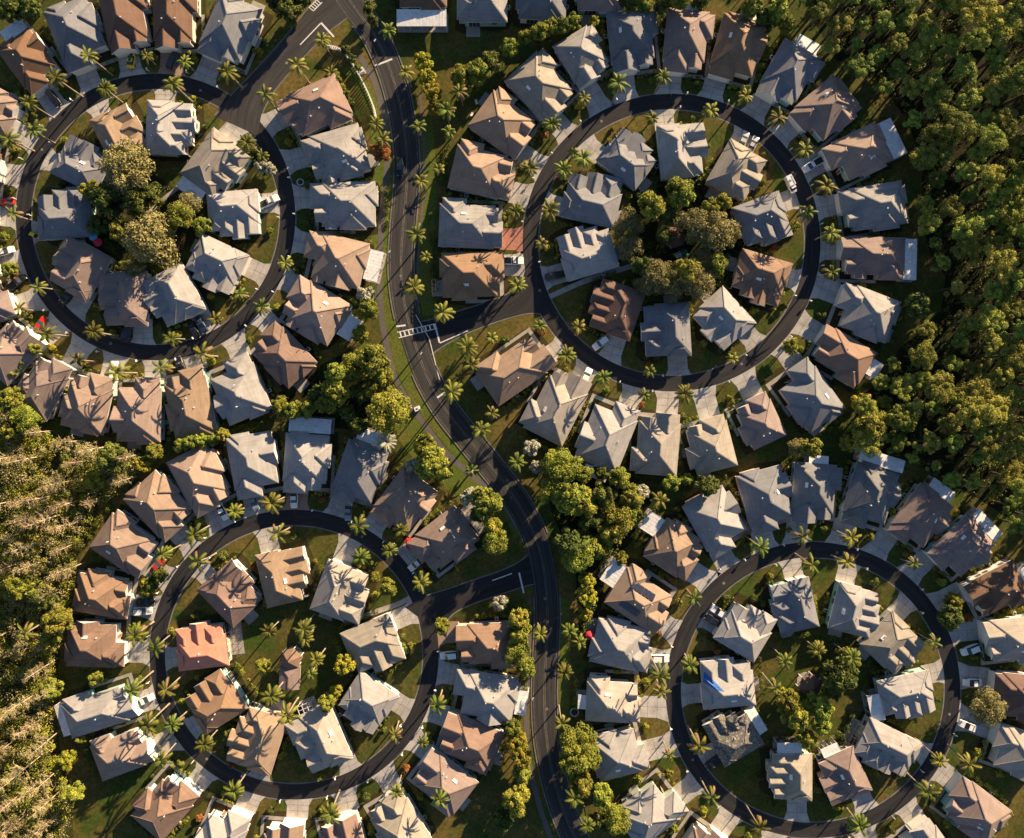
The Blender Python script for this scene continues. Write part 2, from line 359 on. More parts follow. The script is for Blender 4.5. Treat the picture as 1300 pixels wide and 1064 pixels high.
# ------------------------------------------------------------------ houses
def ridge_caps(mb, segs):
    for a, b in segs: mb.bar((a[0],a[1],a[2]+.02), (b[0],b[1],b[2]+.02), .26, .09, 2)
def hip(mb, x0, x1, y0, y1, ze, pitch, ends=(1, 1), axis=None):
    """one roof volume; ends: 1 hip, 0 gable, at low / high end of the ridge"""
    w, l = x1-x0, y1-y0
    axis = axis or ('y' if l >= w else 'x')
    def tr(u, v, z): return (x0+v, y0+u, z) if axis == 'y' else (x0+u, y0+v, z)
    Lr, Wr = (l, w) if axis == 'y' else (w, l)
    h = Wr/2*math.tan(pitch); zr = ze+h
    i0 = min(Wr/2, Lr*.48) if ends[0] else 0; i1 = min(Wr/2, Lr*.48) if ends[1] else 0
    r0, r1 = tr(i0, Wr/2, zr), tr(Lr-i1, Wr/2, zr)
    c = [tr(0, 0, ze), tr(Lr, 0, ze), tr(Lr, Wr, ze), tr(0, Wr, ze)]
    b = [(p[0], p[1], ze-.22) for p in c]
    mb.face([c[0], c[1], r1, r0], 0); mb.face([c[2], c[3], r0, r1], 0)
    mb.face([c[3], c[0], r0], 0 if ends[0] else 1); mb.face([c[1], c[2], r1], 0 if ends[1] else 1)
    for i in range(4): mb.face([b[i], b[(i+1)%4], c[(i+1)%4], c[i]], 1)
    mb.face(b[::-1], 1)
    segs = [(r0, r1)]
    if ends[0]: segs += [(c[0], r0), (c[3], r0)]
    if ends[1]: segs += [(c[1], r1), (c[2], r1)]
    ridge_caps(mb, segs)
    return zr
def window_mesh():
    mb = MB(); mb.box(-.75,.75,-.04,.06,0,1.25,0); mb.box(-.66,.66,.06,.08,.08,1.17,1); mb.box(-.66,.66,.08,.10,.6,.65,0); return mb.mesh('window', [M['trim'], M['glass']])
def slider_mesh():
    mb = MB(); mb.box(-1.5,1.5,-.04,.06,0,2.1,0)
    for i in range(3): mb.box(-1.42+i*.96,-.52+i*.96,.06,.08,.08,2.02,1)
    return mb.mesh('patio_door', [M['trim'], M['glass']])
def garage_mesh():
    mb = MB(); mb.box(-2.45,2.45,-.03,.05,0,2.15,0)
    for i in range(4): mb.box(-2.4,2.4,.05,.07,.05+i*.53,.53+i*.53,0)
    return mb.mesh('garage_door', [M['garage']])
def door_mesh():
    mb = MB(); mb.box(-.5,.5,-.03,.04,0,2.1,0); mb.box(-.4,.4,.04,.06,.15,1.95,1); return mb.mesh('front_door', [M['trim'], M['door']])
def vent_mesh():
    mb = MB(); mb.tube([(0,0,-.3),(0,0,.45)], [.09,.09], 6); mb.tube([(0,0,.4),(0,0,.5)], [.17,.17], 6); return mb.mesh('roof_vent', [M['white']])
def sky_mesh():
    mb = MB(); mb.box(-.35,.35,-.65,.65,-.2,.12,0); mb.box(-.28,.28,-.58,.58,.12,.14,1); return mb.mesh('skylight', [M['white'], M['lampw']])
def ac_mesh():
    mb = MB(); mb.box(-.42,.42,-.42,.42,0,.8,0); mb.tube([(0,0,.8),(0,0,.84)], [.33,.33], 10, 1); return mb.mesh('air_conditioner', [M['trim'], M['black']])
WIN, SLD, GAR, DOOR, VENT, SKYL, AC = window_mesh(), slider_mesh(), garage_mesh(), door_mesh(), vent_mesh(), sky_mesh(), ac_mesh()
CW = [Vector(p) for p in ()]
HOUSES = []
def house(F, B, wpx, col, ring, opts='', lan=None):
    """F, B: middle of the front and back eaves in photo px; wpx width in px"""
    zE = 2.75
    f = Vector(P(F[0], F[1], zE)); b = Vector(P(B[0], B[1], zE)); c = (f+b)/2
    L = (f-b).length*1.03; W = wpx*S*1.02; d = (f-b).normalized(); rz = math.atan2(-d.x, d.y)
    px, py = (F[0]+B[0])/2, (F[1]+B[1])/2
    seed = int(px*31+py*17); r = random.Random(seed)
    inner = ring and ellip_val(px, py, ring) < .95
    m = 1 if inner else -1
    if 'm' in opts: m = -m
    root = empty('house', c.x, c.y, rz)
    pt = R(r.uniform(27, 31.5)); rb = MB(); wb = MB()
    blocks = []   # x0,x1,y0,y1,ends,axis,dz   with garage side = -m
    g = -m
    def X(a, b_): a, b_ = a*g*W, b_*g*W; return (min(a, b_), max(a, b_))
    v = r.random()
    if inner:
        x = X(.5, -.2); blocks.append((x[0], x[1], -.5*L, .47*L, (1, 1), 'y', 0))
        x = X(.5, .02); blocks.append((x[0]+.12, x[1]+.05, .2*L, .5*L, (1, 1), None, .05))
        n = 3 if seed % 2 else 4; ext = [-.42, -.5, -.42, -.3] if v < .5 else ([-.48, -.5, -.38, -.25] if v < .75 else [-.36, -.47, -.5, -.4])
        for i in range(n):
            yc = ((.31-.225*i) if n == 4 else (.29-.28*i))*L; x = X(.12, ext[i])
            hw = (.15, .145, .155, .16)[i]*L*(1 if n == 4 else 1.2)
            e = (1, 0) if x[1] > abs(x[0]) else (0, 1)
            if i == n-1: e = (1, 1)
            blocks.append((x[0], x[1], max(yc-hw, -.49*L), yc+hw-.02*i, e if (i+seed) % 3 else (1, 1), 'x', .07+.06*i))
    else:
        yb = -.5*L; k = r.uniform(.3, .38)
        e = (1, 0) if g < 0 else (0, 1)
        x = X(.5, -.38 if v < .5 else -.43); blocks.append((x[0], x[1], yb, k*L, (1, 1), 'y', 0))
        x = X(.47, -.06); blocks.append((x[0], x[1], .0*L, .5*L, (1, 0 if v < .35 else 1), 'y', .07))
        if v < .6: x = X(.0, -.33); blocks.append((x[0], x[1], .1*L, .42*L, (1, 0), 'y', .13))
        x = X(.05, -.5); blocks.append((x[0], x[1], (-.46 if v < .4 else -.36)*L, (-.08 if v < .4 else .05)*L, (1, 1) if v < .7 else e, 'x', .1))
        if v > .45: x = X(.4, .0); blocks.append((x[0], x[1], -.54*L, -.2*L, (1, 1), 'y', .02))
        if 's' in opts:
            x = X(.1, -.49); blocks.append((x[0], x[1], .09*L, .27*L, e, 'x', .2))
    tops = []
    for (x0, x1, y0, y1, en, ax, dz) in blocks:
        zr = hip(rb, x0, x1, y0, y1, zE+dz, (pt*(.8 if (inner and ax == 'x') else .97)) if dz != .0 else pt*1.02, en, ax); tops.append(((x0+x1)/2, (y0+y1)/2, zr))
        q = .42+dz*.3; wb.box(x0+q, x1-q, y0+q, y1-q, -.02*dz, zE+dz-.12-dz*.1, 0)
    wm = WALL[[0,1,2,3,4,0,1][seed % 7]] if 't' not in opts else WALL[2]
    wb.build('wall', wm, root)
    rname, rmat = ROOF[col]
    roof = rb.build('roof', [rmat, M['trim'], rmat], root)
    # openings
    gx = g*.24*W if not inner else g*.26*W
    inst('garage_door', GAR, root, (gx, L/2-.42-.06*.3+.02, .02))
    ex = (-.14*g)*W; ey = (.36*L-.42 if not inner else .445*L-.42+.02)
    inst('front_door', DOOR, root, (ex, ey+.02, .02))
    for yy in (-.33, .05 if inner else -.02, .22 if inner else .12):
        inst('window', WIN, root, (g*(.5*W-.42)+g*.0, yy*L, 1.0), (0, 0, -g*math.pi/2))
    if inner:
        for i in range(n):
            yc = ((.31-.225*i) if n == 4 else (.29-.28*i))*L; inst('window', WIN, root, (-g*(-ext[i]*W-.42-(.07+.06*i)*.3), yc, 1.0), (0, 0, g*math.pi/2))
    else:
        inst('window', WIN, root, (-g*(.5*W-.45), -.16*L, 1.0), (0, 0, g*math.pi/2))
        inst('window', WIN, root, (-g*(.5*W-.45), -.28*L, 1.0), (0, 0, g*math.pi/2))
    for xx in (-.2, .3): inst('patio_door' if xx < 0 else 'window', SLD if xx < 0 else WIN, root, (g*xx*W*(1 if inner else .8), -.5*L+.42 if inner or v <= .45 or xx < 0 else -.54*L+.424, .02 if xx < 0 else 1.0), (0, 0, math.pi))
    # small things fixed to the roof, on the slope of the main block
    x0, x1, y0, y1 = blocks[0][:4]; hwid = (x1-x0)/2; xc = (x0+x1)/2
    for i in range(r.choice((1, 2, 3))):
        sx = r.uniform(-.5, .5)*hwid; inst('roof_vent', VENT, roof, (xc+sx, (y0+y1)/2+r.uniform(-.2, .2)*L, zE+(hwid-abs(sx))*math.tan(pt)))
    if r.random() < .35 or 'k' in opts:
        sx = (.5 if r.random() < .5 else -.5)*hwid
        inst('skylight', SKYL, roof, (xc+sx, (y0+y1)/2-.05*L, zE+(hwid-abs(sx))*math.tan(pt)+.1), (0, math.copysign(pt, sx), 0))
    feat = ''
    if lan:   # patio cover at the back: 'w' white pan roof, 'c' open screen cage
        kind, lw, lo, ld = (lan+(None,)*4)[:4]
        lw = (lw or .55)*W; lo = (lo or 0)*W; ld = ld or 3.2
        yb = -.5*L-(.04*L if (not inner and v > .45) else 0); mb = MB()
        if kind == 'w':
            mb.face([(lo-lw/2,yb-ld,2.35),(lo+lw/2,yb-ld,2.35),(lo+lw/2,yb+.3,2.6),(lo-lw/2,yb+.3,2.6)])
            mb.face([(lo-lw/2,yb-ld,2.2),(lo-lw/2,yb+.3,2.45),(lo+lw/2,yb+.3,2.45),(lo+lw/2,yb-ld,2.2)])
            mb.face([(lo-lw/2,yb-ld,2.2),(lo+lw/2,yb-ld,2.2),(lo+lw/2,yb-ld,2.35),(lo-lw/2,yb-ld,2.35)])
            for s in (-1, 1): mb.face([(lo+s*lw/2,yb-ld,2.2),(lo+s*lw/2,yb-ld,2.35),(lo+s*lw/2,yb+.3,2.6),(lo+s*lw/2,yb+.3,2.45)])
            n = int(lw/.8)
            for i in range(n+1):
                xx = lo-lw/2+lw*i/n; mb.bar((xx,yb-ld,2.355),(xx,yb+.25,2.605), .07, .03)
            for i in range(5): xx = lo-lw/2+.1+(lw-.2)*i/4; mb.bar((xx,yb-ld+.1,0),(xx,yb-ld+.1,2.25), .09)
            mb.build('patio_roof', M['white'], root); feat = 'white patio roof'
        else:
            n = max(3, int(lw/1.6)); bm = M['white'] if r.random() < .6 else M['bronze']
            for i in range(n+1):
                xx = lo-lw/2+lw*i/n; mb.bar((xx,yb-ld,2.5),(xx,yb,2.75), .09); mb.bar((xx,yb-ld,0),(xx,yb-ld,2.5), .09)
            for i in range(3): yy = yb-ld*i/2; mb.bar((lo-lw/2,yy-.02,2.76-.13*i),(lo+lw/2,yy-.02,2.76-.13*i), .09)
            mb.build('screen_cage', bm, root); feat = 'open screen cage'
        sl = MB(); sl.box(lo-lw/2-.2, lo+lw/2+.2, yb-ld-.3, yb+.4, 0, .05); sl.build('patio_slab', M['concpath'], root)
    elif r.random() < .5:
        sl = MB(); sl.box(-.2*W-1.6, -.2*W+1.9, -.5*L-2.2, -.5*L+.5, 0, .05); sl.build('patio_slab', M['concpath'], root)
    if 'y' in opts:      # solar panels
        feat = 'solar panels'
        for sx, yy, n in ((.52, -.12, 5), (-.5, -.2, 3), (-.5, .02, 3)):
            mb = MB()
            for i in range(n): mb.box(-.95, .95, i*1.08-.5*n*1.08, i*1.08-.5*n*1.08+1.0, .06, .12)
            mb.build('solar_panel', M['solar'], roof, loc=(xc+sx*hwid, yy*L, zE+.14+(hwid*(1-abs(sx)))*math.tan(pt)), rot=(0, math.copysign(pt*1.02, sx), 0))
    if 'z' in opts:
        feat = 'air conditioner'
    inst('air_conditioner', AC, root, (g*(.5*W+.25), -.2*L, 0))
    w = where(px, py, ring) if ring else None
    HOUSES.append(dict(px=px, py=py, F=F, B=B, W=W, L=L, rz=rz, c=c, ring=ring, g=g, col=rname, inner=inner, gx=gx, where=w, root=root))
    if ring:
        lab = '%s roofed house %s%s' % (rname, w, (', '+feat) if feat else '')
    else: lab = EXTRA_LAB.pop(0)
    tag(root, uniq([lab, lab+' too'], 'h'), 'house', 'houses around the ring roads')
    # driveway, path and bed are laid on the ground
    def loc(x, y): return (c.x+x*math.cos(rz)-y*math.sin(rz), c.y+x*math.sin(rz)+y*math.cos(rz))
    if ring and 'n' not in opts:
        kk, cx, cy, rx, ry = RINGS[ring]; tgt = 1.0 if not inner else 1-RW/rx
        wd = 2.75 if not inner else 2.5
        ends = []
        for sx in (-1, 0, 1):
            y = L/2-.6; best = None
            for stp in range(160):
                wx, wy = loc(gx+sx*wd, y); e = ellip_val(wx/S+NX, NY-wy/S, ring)
                if (not inner and e <= tgt) or (inner and e >= tgt): best = y; break
                y += .12
            ends.append(best if best is not None else y)
        ym = ends[1]; fl = .9
        if ym-L/2 < 17:
            dd = MB(); pts = [loc(gx-wd, L/2-.55), loc(gx+wd, L/2-.55), loc(gx+wd, L/2+.62*(ends[2]-L/2)), loc(gx+wd+fl, ends[2]+.1), loc(gx, ym+.1), loc(gx-wd-fl, ends[0]+.1), loc(gx-wd, L/2+.62*(ends[0]-L/2))]
            dd.face([(x-c.x, y-c.y, 0) for x, y in pts])
            mt = M['paver'] if 'p' in opts else M['paverb'] if 'q' in opts else M['conc']
            me = dd.mesh('driveway', [mt])
            if me.polygons[0].normal.z < 0: me.flip_normals()
            o = inst('driveway', me, loc=(c.x, c.y, .0205)); tag(o, kind='structure')
            if mt is M['conc']:
                jb = MB(); a, b2 = loc(gx, L/2), loc(gx, ym); 
                def jl(a, b2):
                    dx, dy = b2[0]-a[0], b2[1]-a[1]; l_ = math.hypot(dx, dy) or 1; nx, ny = -dy/l_*.05, dx/l_*.05
                    jb.face([(a[0]-nx,a[1]-ny,0),(b2[0]-nx,b2[1]-ny,0),(b2[0]+nx,b2[1]+ny,0),(a[0]+nx,a[1]+ny,0)])
                jl(a, b2)
                for t in (.33, .66):
                    yy = L/2+(ym-L/2)*t; jl(loc(gx-wd, yy), loc(gx+wd, yy))
                o = jb.build('driveway_joint', M['joint'], loc=(0, 0, .0245)); tag(o, kind='structure')
            # entry path running from the drive round the side of the house
            xe = -g*(.5*W+.45) if not inner else -g*.2*W
            pa = MB(); yq = L/2+.9
            def q4(xa, xb, ya, yb_): pa.face([(*[i-j for i, j in zip(loc(*p), (c.x, c.y))], 0) for p in ((min(xa,xb), ya), (max(xa,xb), ya), (max(xa,xb), yb_), (min(xa,xb), yb_))])
            if not inner: q4(gx-g*wd*.95, xe, yq-1.0-(1.2 if not inner else .4), yq-(1.2 if not inner else .4))
            if not inner: q4(xe-g*0, xe+g*.8, -.15*L, yq-2.2)
            if not inner: tag(pa.build('garden_path', M['concpath'], loc=(c.x, c.y, .016)), kind='structure')
        HOUSES[-1]['dr'] = (loc(gx, (L/2+ym)/2), ym-L/2); HOUSES[-1]['road'] = loc(gx+(wd+1.6)*(-g), ym-.3 if True else 0)
        HOUSES[-1]['yard'] = loc(-g*.32*W, L/2+1.6); HOUSES[-1]['yard2'] = loc(-g*(.5*W+1.2), .1*L)
    # planting bed of mulch around the house
    bb = MB(); n = 28; pts = []
    for i in range(n):
        t = 2*math.pi*i/n; ct, st = math.cos(t), math.sin(t)
        k = 1/max(abs(ct)/(W/2+.3), abs(st)/(L/2+.1)); k *= 1+.05*r.uniform(-1, 1); k += r.uniform(.1, 1.1)
        x, y = loc(ct*k, st*k); pts.append((x-c.x, y-c.y, 0))
    o = bb; o.face(pts); tag(o.build('planting_bed', M['mulch'], loc=(c.x, c.y, .010+.0001*(seed % 20))), kind='structure')
    return root
EXTRA_LAB = ['brown roofed house with long white patio roof at the top edge, beside the main road',
  'pale blue grey roofed house at the top edge with cream patio on the lawn',
  'blue grey roofed house at the top edge behind the row of round bushes',
  'mauve brown roofed house cut by the top edge above the upper right circle']
TX = (0, 320, 640, 970); TY = (0, 240, 480, 724)
def T(t, x, y): r_, c_ = int(t[0]), int(t[1]); return (TX[c_]+x/3.94, TY[r_]+y/3.94)
W_ = ('w',)
# tile, front x,y, back x,y, width (tile px), roof colour, ring, options, patio cover
HD = [
 ('00',235,415,72,195,205,'D','A','',('w',.6,-.1)), ('00',450,320,330,20,235,'G','A',''), ('00',665,245,600,-60,225,'D','A',''),
 ('00',880,240,875,-60,215,'D','A','q'), ('00',1090,300,1215,10,235,'G','A',''), ('00',75,600,-105,500,200,'M','A',''),
 ('00',545,555,668,790,215,'T','A',''), ('00',860,508,850,770,240,'L','A',''), ('00',1170,715,1005,940,250,'E','A','',('w',.55,-.15)),
 ('00',300,765,520,875,215,'G','A',''), ('10',190,130,450,110,245,'G','A','t'), ('10',325,505,450,285,245,'M','A','t'),
 ('10',620,685,615,415,235,'M','A',''), ('10',920,655,800,425,240,'L','A','t'), ('10',1195,440,960,330,235,'L','A',''),
 ('10',1295,120,1045,140,235,'L','A','t'), ('01',175,612,460,480,240,'B','A',''), ('01',280,820,560,740,250,'L','A','s'),
 ('11',295,85,612,82,232,'L','A','s'), ('11',265,325,555,395,245,'T','A','s',('w',.6,.1)), ('11',180,535,430,690,250,'T','A','s',('w',.45,.1)),
 ('11',48,728,245,935,205,'B','A',''), ('10',1130,862,1245,1140,240,'L','A',''), ('20',905,-35,975,285,222,'T','A',''),
 ('20',690,0,685,315,228,'T','A',''), ('20',465,-20,400,255,230,'T','A',''), ('20',275,-90,140,165,205,'M','A',''),
 ('10',140,700,-50,900,240,'M','A',''), ('10',40,520,-200,600,230,'M','A',''), ('10',-40,310,-300,330,230,'G','A',''), ('10',-30,60,-290,40,230,'G','A',''), ('00',0,800,-250,760,220,'B','A',''),
 ('02',300,540,95,322,245,'E','B',''), ('02',470,385,340,175,220,'L','B',''), ('02',665,352,635,60,240,'G','B','k'),
 ('02',905,362,938,55,230,'M','B','',('w',.35,0,2.4)), ('02',1130,395,1215,100,230,'B','B','',('w',.45,-.1,2.6)), ('03',60,505,205,250,228,'G','B','',('w',.5,0,3)),
 ('03',200,652,420,465,232,'M','B',''), ('03',335,840,600,712,220,'T','B','',('w',.85,0,3.6)), ('13',390,120,700,72,225,'L','B',''),
 ('13',385,342,700,350,208,'M','B','s',('w',.95,0,3.2)), ('13',370,570,640,675,230,'L','B',''), ('13',265,762,510,910,205,'B','B','',('w',.4,.15,3)),
 ('23',130,-40,310,215,225,'G','B',''), ('22',1220,110,1320,325,200,'M','B',''), ('22',990,210,1055,462,228,'E','B',''),
 ('22',770,178,745,480,228,'E','B',''), ('22',572,125,450,430,238,'L','B','',('w',.5,.1,2.4)), ('22',335,-20,180,285,240,'E','B',''),
 ('12',200,790,-90,990,225,'T','B',''), ('11',1258,430,955,440,232,'B','B','m',('c',.3,.2,2)), ('11',1250,178,940,165,238,'L','B','p'),
 ('01',1310,885,1010,815,245,'T','B',''), ('01',1385,700,1155,530,245,'T','B',''),
 ('02',530,712,722,860,225,'G','B','t'), ('02',880,620,905,885,232,'L','B','t'), ('02',1232,752,1110,965,225,'E','B',''),
 ('13',110,120,-120,205,230,'G','B',''), ('13',105,490,-140,415,240,'B','B',''), ('12',1175,745,1010,565,225,'L','B',''),
 ('12',815,838,800,575,240,'G','B',''), ('12',510,720,590,480,245,'D','B',''), ('12',285,345,540,270,240,'L','B',''), ('12',305,10,575,75,245,'G','B','t'),
 ('20',1085,645,940,370,232,'T','C',''), ('20',905,745,705,530,228,'T','C',''), ('20',750,910,515,750,230,'T','C',''),
 ('30',650,140,390,95,215,'B','C',''), ('30',620,375,340,365,222,'B','C',''), ('30',660,640,335,745,195,'L','C','',('w',.8,0,2.2)),
 ('30',735,860,480,955,205,'T','C',''), ('21',40,588,-15,285,232,'L','C',''), ('21',265,575,285,285,225,'L','C','q',('w',.9,0,3.4)),
 ('21',490,628,590,345,222,'G','C','',('w',.6,.05,3)), ('21',680,738,850,515,228,'T','C',''), ('21',845,915,1080,735,235,'T','C','k',('c',.6,0,3)),
 ('31',1028,385,1310,375,222,'B','C','q'), ('31',1010,605,1310,660,230,'L','C','',('w',.5,0,2.4)), ('31',945,812,1220,920,225,'B','C',''), ('31',835,975,1060,1150,225,'M','C',''),
 ('30',1072,18,1250,205,232,'B','C',''), ('21',135,862,195,1120,240,'T','C',''), ('31',500,-10,410,235,250,'E','C',''),
 ('31',728,330,490,430,240,'E','C',''), ('31',668,735,475,610,245,'L','C',''), ('31',390,985,275,715,240,'E','C','',('c',.3,0,2)),
 ('31',-30,990,60,705,245,'T','C',''), ('30',965,722,1175,590,235,'B','C',''), ('30',885,392,1130,362,222,'R','C','',('c',.7,0,2.6)),
 ('32',812,222,570,62,235,'T','D','y',('w',.5,-.1,4)), ('32',735,402,455,340,232,'L','D',''), ('32',680,652,415,640,222,'E','D','',('w',.3,.1,2)),
 ('32',700,882,455,945,228,'L','D',''), ('22',965,918,765,790,240,'T','D','',('w',.4,-.15,4)), ('22',1145,848,1000,590,238,'L','D',''),
 ('22',1360,755,1280,465,235,'G','D',''), ('23',250,720,275,432,232,'G','D','t',('w',.4,0,2)), ('23',490,748,580,455,232,'G','D','',('w',.95,0,3)),
 ('23',700,822,870,592,212,'M','D','',('w',.6,0,2.6)), ('23',890,952,1090,765,215,'M','D','',('w',.75,0,2.8)), ('33',1045,172,1290,45,212,'D','D','',('w',.4,0,3)),
 ('33',1110,372,1375,345,228,'E','D',''), ('33',1150,622,1430,650,222,'D','D',''), ('33',1150,872,1420,970,222,'E','D',''),
 ('33',118,58,172,300,208,'G','D','m'), ('33',490,88,432,315,225,'L','D',''), ('33',730,290,570,455,240,'E','D',''),
 ('33',845,605,590,662,212,'L','D','t',('w',.6,.1,3)), ('33',745,965,485,835,212,'L','D','',('c',.5,0,1.8)), ('33',130,1150,130,920,215,'E','D','',('w',.55,0,2.4)),
 ('33',440,1140,345,925,215,'M','D','',('w',.4,0,2)), ('32',1045,880,1240,765,235,'K','D','',('w',.6,0,2.4)), ('32',988,575,1245,550,240,'L','D',''), ('32',1110,235,1310,355,240,'L','D',''),
]
for h in HD:
    t = h[0]; house(T(t, h[1], h[2]), T(t, h[3], h[4]), h[5]/3.94, h[6], h[7], h[8], h[9] if len(h) > 9 else None)
def auto(ring, deg, col, inner=False):
    n, cx, cy, rx, ry = RINGS[ring]; a = R(deg); s, c_ = math.sin(a), -math.cos(a)
    r0, r1 = ((rx+32, rx+106) if not inner else (rx-RW-24, rx-RW-88))
    house((cx+s*r0, cy+c_*r0), (cx+s*r1, cy+c_*r1), 57, col, ring)
for d, col in ((221,'B'),(202,'L'),(184,'T'),(166,'B'),(149,'E')): auto('C', d, col)
for d, col in ((233,'L'),(215,'T'),(197,'E'),(180,'L'),(163,'B'),(145,'L'),(127,'M')): auto('D', d, col)
house((535,-78), (535,8), 62, 'D', None, 'n', ('w', .98, 0, 3.8)); house((612,-55), (612,27), 62, 'L', None, 'n')
house((690,-55), (686,24), 62, 'G', None, 'n'); house((760,-70), (760,12), 60, 'M', None, 'n')
# blue tarp lying on the grey roof, lower right circle
# ------------------------------------------------------------------ vegetation meshes
def leafmesh(name, cen, rad, per, size, m, seed, flat=.75, up=.35, lower=-.3, aspect=.55):
    rg = np.random.default_rng(abs(seed)); V = []; 
    for (c, r_) in zip(cen, rad):
        n = per; d = rg.normal(size=(n*2, 3)); d /= np.linalg.norm(d, axis=1)[:, None]; d = d[d[:, 2] > lower][:n]; n = len(d)
        pos = np.array(c)+d*np.array([r_, r_, r_*flat])*rg.uniform(.55, 1.12, size=(n, 1))
        nr = d+rg.normal(size=(n, 3))*.55+np.array([0, 0, up]); nr /= np.linalg.norm(nr, axis=1)[:, None]
        t = np.cross(nr, rg.normal(size=(n, 3))); t /= np.linalg.norm(t, axis=1)[:, None]; b = np.cross(nr, t)
        s = rg.uniform(size*.6, size*1.3, size=(n, 1)); t = t*s; b = b*s*aspect
        V.append(np.stack([pos-t, pos-b*.9+t*.1, pos+t, pos+b], axis=1))
    V = np.concatenate(V); nq = len(V); me = bpy.data.meshes.new(name)
    me.vertices.add(nq*4); me.vertices.foreach_set('co', V.reshape(-1))
    me.loops.add(nq*4); me.loops.foreach_set('vertex_index', np.arange(nq*4, dtype=np.int32))
    me.polygons.add(nq); me.polygons.foreach_set('loop_start', np.arange(0, nq*4, 4, dtype=np.int32))
    me.materials.append(m); me.update(calc_edges=True); return me
def tree_variant(seed, h, cr, ch, m, kind):
    """trunk with limbs and a crown of leaf clumps; h height, cr crown radius, ch crown depth"""
    r = random.Random(seed); cen = []; rad = []
    n = {'pine': 25, 'round': 34, 'oak': 26, 'shrub': 9}[kind]
    zc = h-ch*.5
    for i in range(n):
        for _ in range(20):
            a = r.uniform(0, 6.283); q = math.sqrt(r.random()); z = r.uniform(-.5, .5)
            k = math.sqrt(max(.1, 1-(2*z)**2*.75)) if kind != 'pine' else r.uniform(.5, 1.1)*(1-.35*z)
            x, y = cr*.78*q*k*math.cos(a), cr*.78*q*k*math.sin(a); p = (x, y, zc+z*ch*.85)
            if all((p[0]-c[0])**2+(p[1]-c[1])**2+(p[2]-c[2])**2 > (cr*.24)**2 for c in cen): break
        cen.append(p); rad.append(cr*(r.uniform(.11, .31) if kind in ('round', 'pine') else r.uniform(.22, .38))*(1 if kind != 'shrub' else 1.3))
    per = {'pine': 190, 'round': 150, 'oak': 230, 'shrub': 130}[kind]; sz = {'pine': .22, 'round': .25, 'oak': .24, 'shrub': .17}[kind]
    cm = leafmesh('crown', cen, rad, per, sz, m, seed)
    tb = MB(); bend = (r.uniform(-.5, .5), r.uniform(-.5, .5)); tr = h*.017+.05
    if kind == 'shrub': tr = .05
    z0 = h-ch*(.9 if kind != 'shrub' else .8); top = (bend[0], bend[1], h-ch*.35)
    tb.tube([(0,0,-.05),(bend[0]*.3,bend[1]*.3,z0*.6),(bend[0]*.7,bend[1]*.7,z0),top], [tr*1.3,tr,tr*.8,tr*.3], 7)
    for c in cen[:: (1 if kind != 'shrub' else 3)]:
        b = (bend[0]*.7, bend[1]*.7, min(z0+r.uniform(0, .3)*ch, c[2]-.1)); mid = tuple((i+j)/2+r.uniform(-.2, .2) for i, j in zip(b, c))
        tb.tube([b, mid, c], [tr*.4, tr*.28, tr*.1], 4, cap=False)
    return tb.mesh('trunk', [M['bark']], True), cm
def palm_variant(seed, h, fl, m, nf=17):
    r = random.Random(seed); fb = MB(); deadn = r.choice((0, 1, 2, 3)); lean = (r.uniform(-.4, .4), r.uniform(-.4, .4))
    top = Vector((lean[0], lean[1], h))
    for i in range(nf):
        a = i*2.39996+r.uniform(-.25, .25); el = R(62-72*(i/nf)+r.uniform(-8, 8)); ln = fl*r.uniform(.85, 1.15)*(.7 if i < 2 else 1)
        d = Vector((math.cos(a), math.sin(a), 0)); side = Vector((-d.y, d.x, 0)); pts = []; p = top.copy(); e = el
        for k in range(9):
            pts.append(p.copy()); p = p+(d*math.cos(e)+Vector((0,0,1))*math.sin(e))*(ln/8); e -= R(9.5)
        for k in range(8): fb.bar(pts[k], pts[k+1], .06*(1-k/10))
        for k in range(2, 17):
            t = k/2; j = min(int(t), 7); q = pts[j].lerp(pts[j+1], t-j); dirn = (pts[j+1]-pts[j]).normalized()
            ll = fl*.25*math.sin(math.pi*(.12+.8*k/17))+.1
            for s in (-1, 1):
                tip = q+(side*s*.7+dirn*.8-Vector((0,0,.3))).normalized()*ll
                wv = dirn*.1
                fb.face([q-wv, q+wv, tip+wv*.2, tip-wv*.2], 1 if i >= nf-deadn else 0)
    tb = MB(); n = 6; pp = [(lean[0]*(i/n)**2, lean[1]*(i/n)**2, h*i/n-.02) for i in range(n+1)]
    tb.tube(pp, [.24,.19,.17,.16,.15,.15,.17], 8); tb.tube([(top.x,top.y,h-.9),(top.x,top.y,h+.1)], [.13,.22], 8)
    return tb.mesh('trunk', [M['palmbark']], True), fb.mesh('crown', [m, M['dead']])
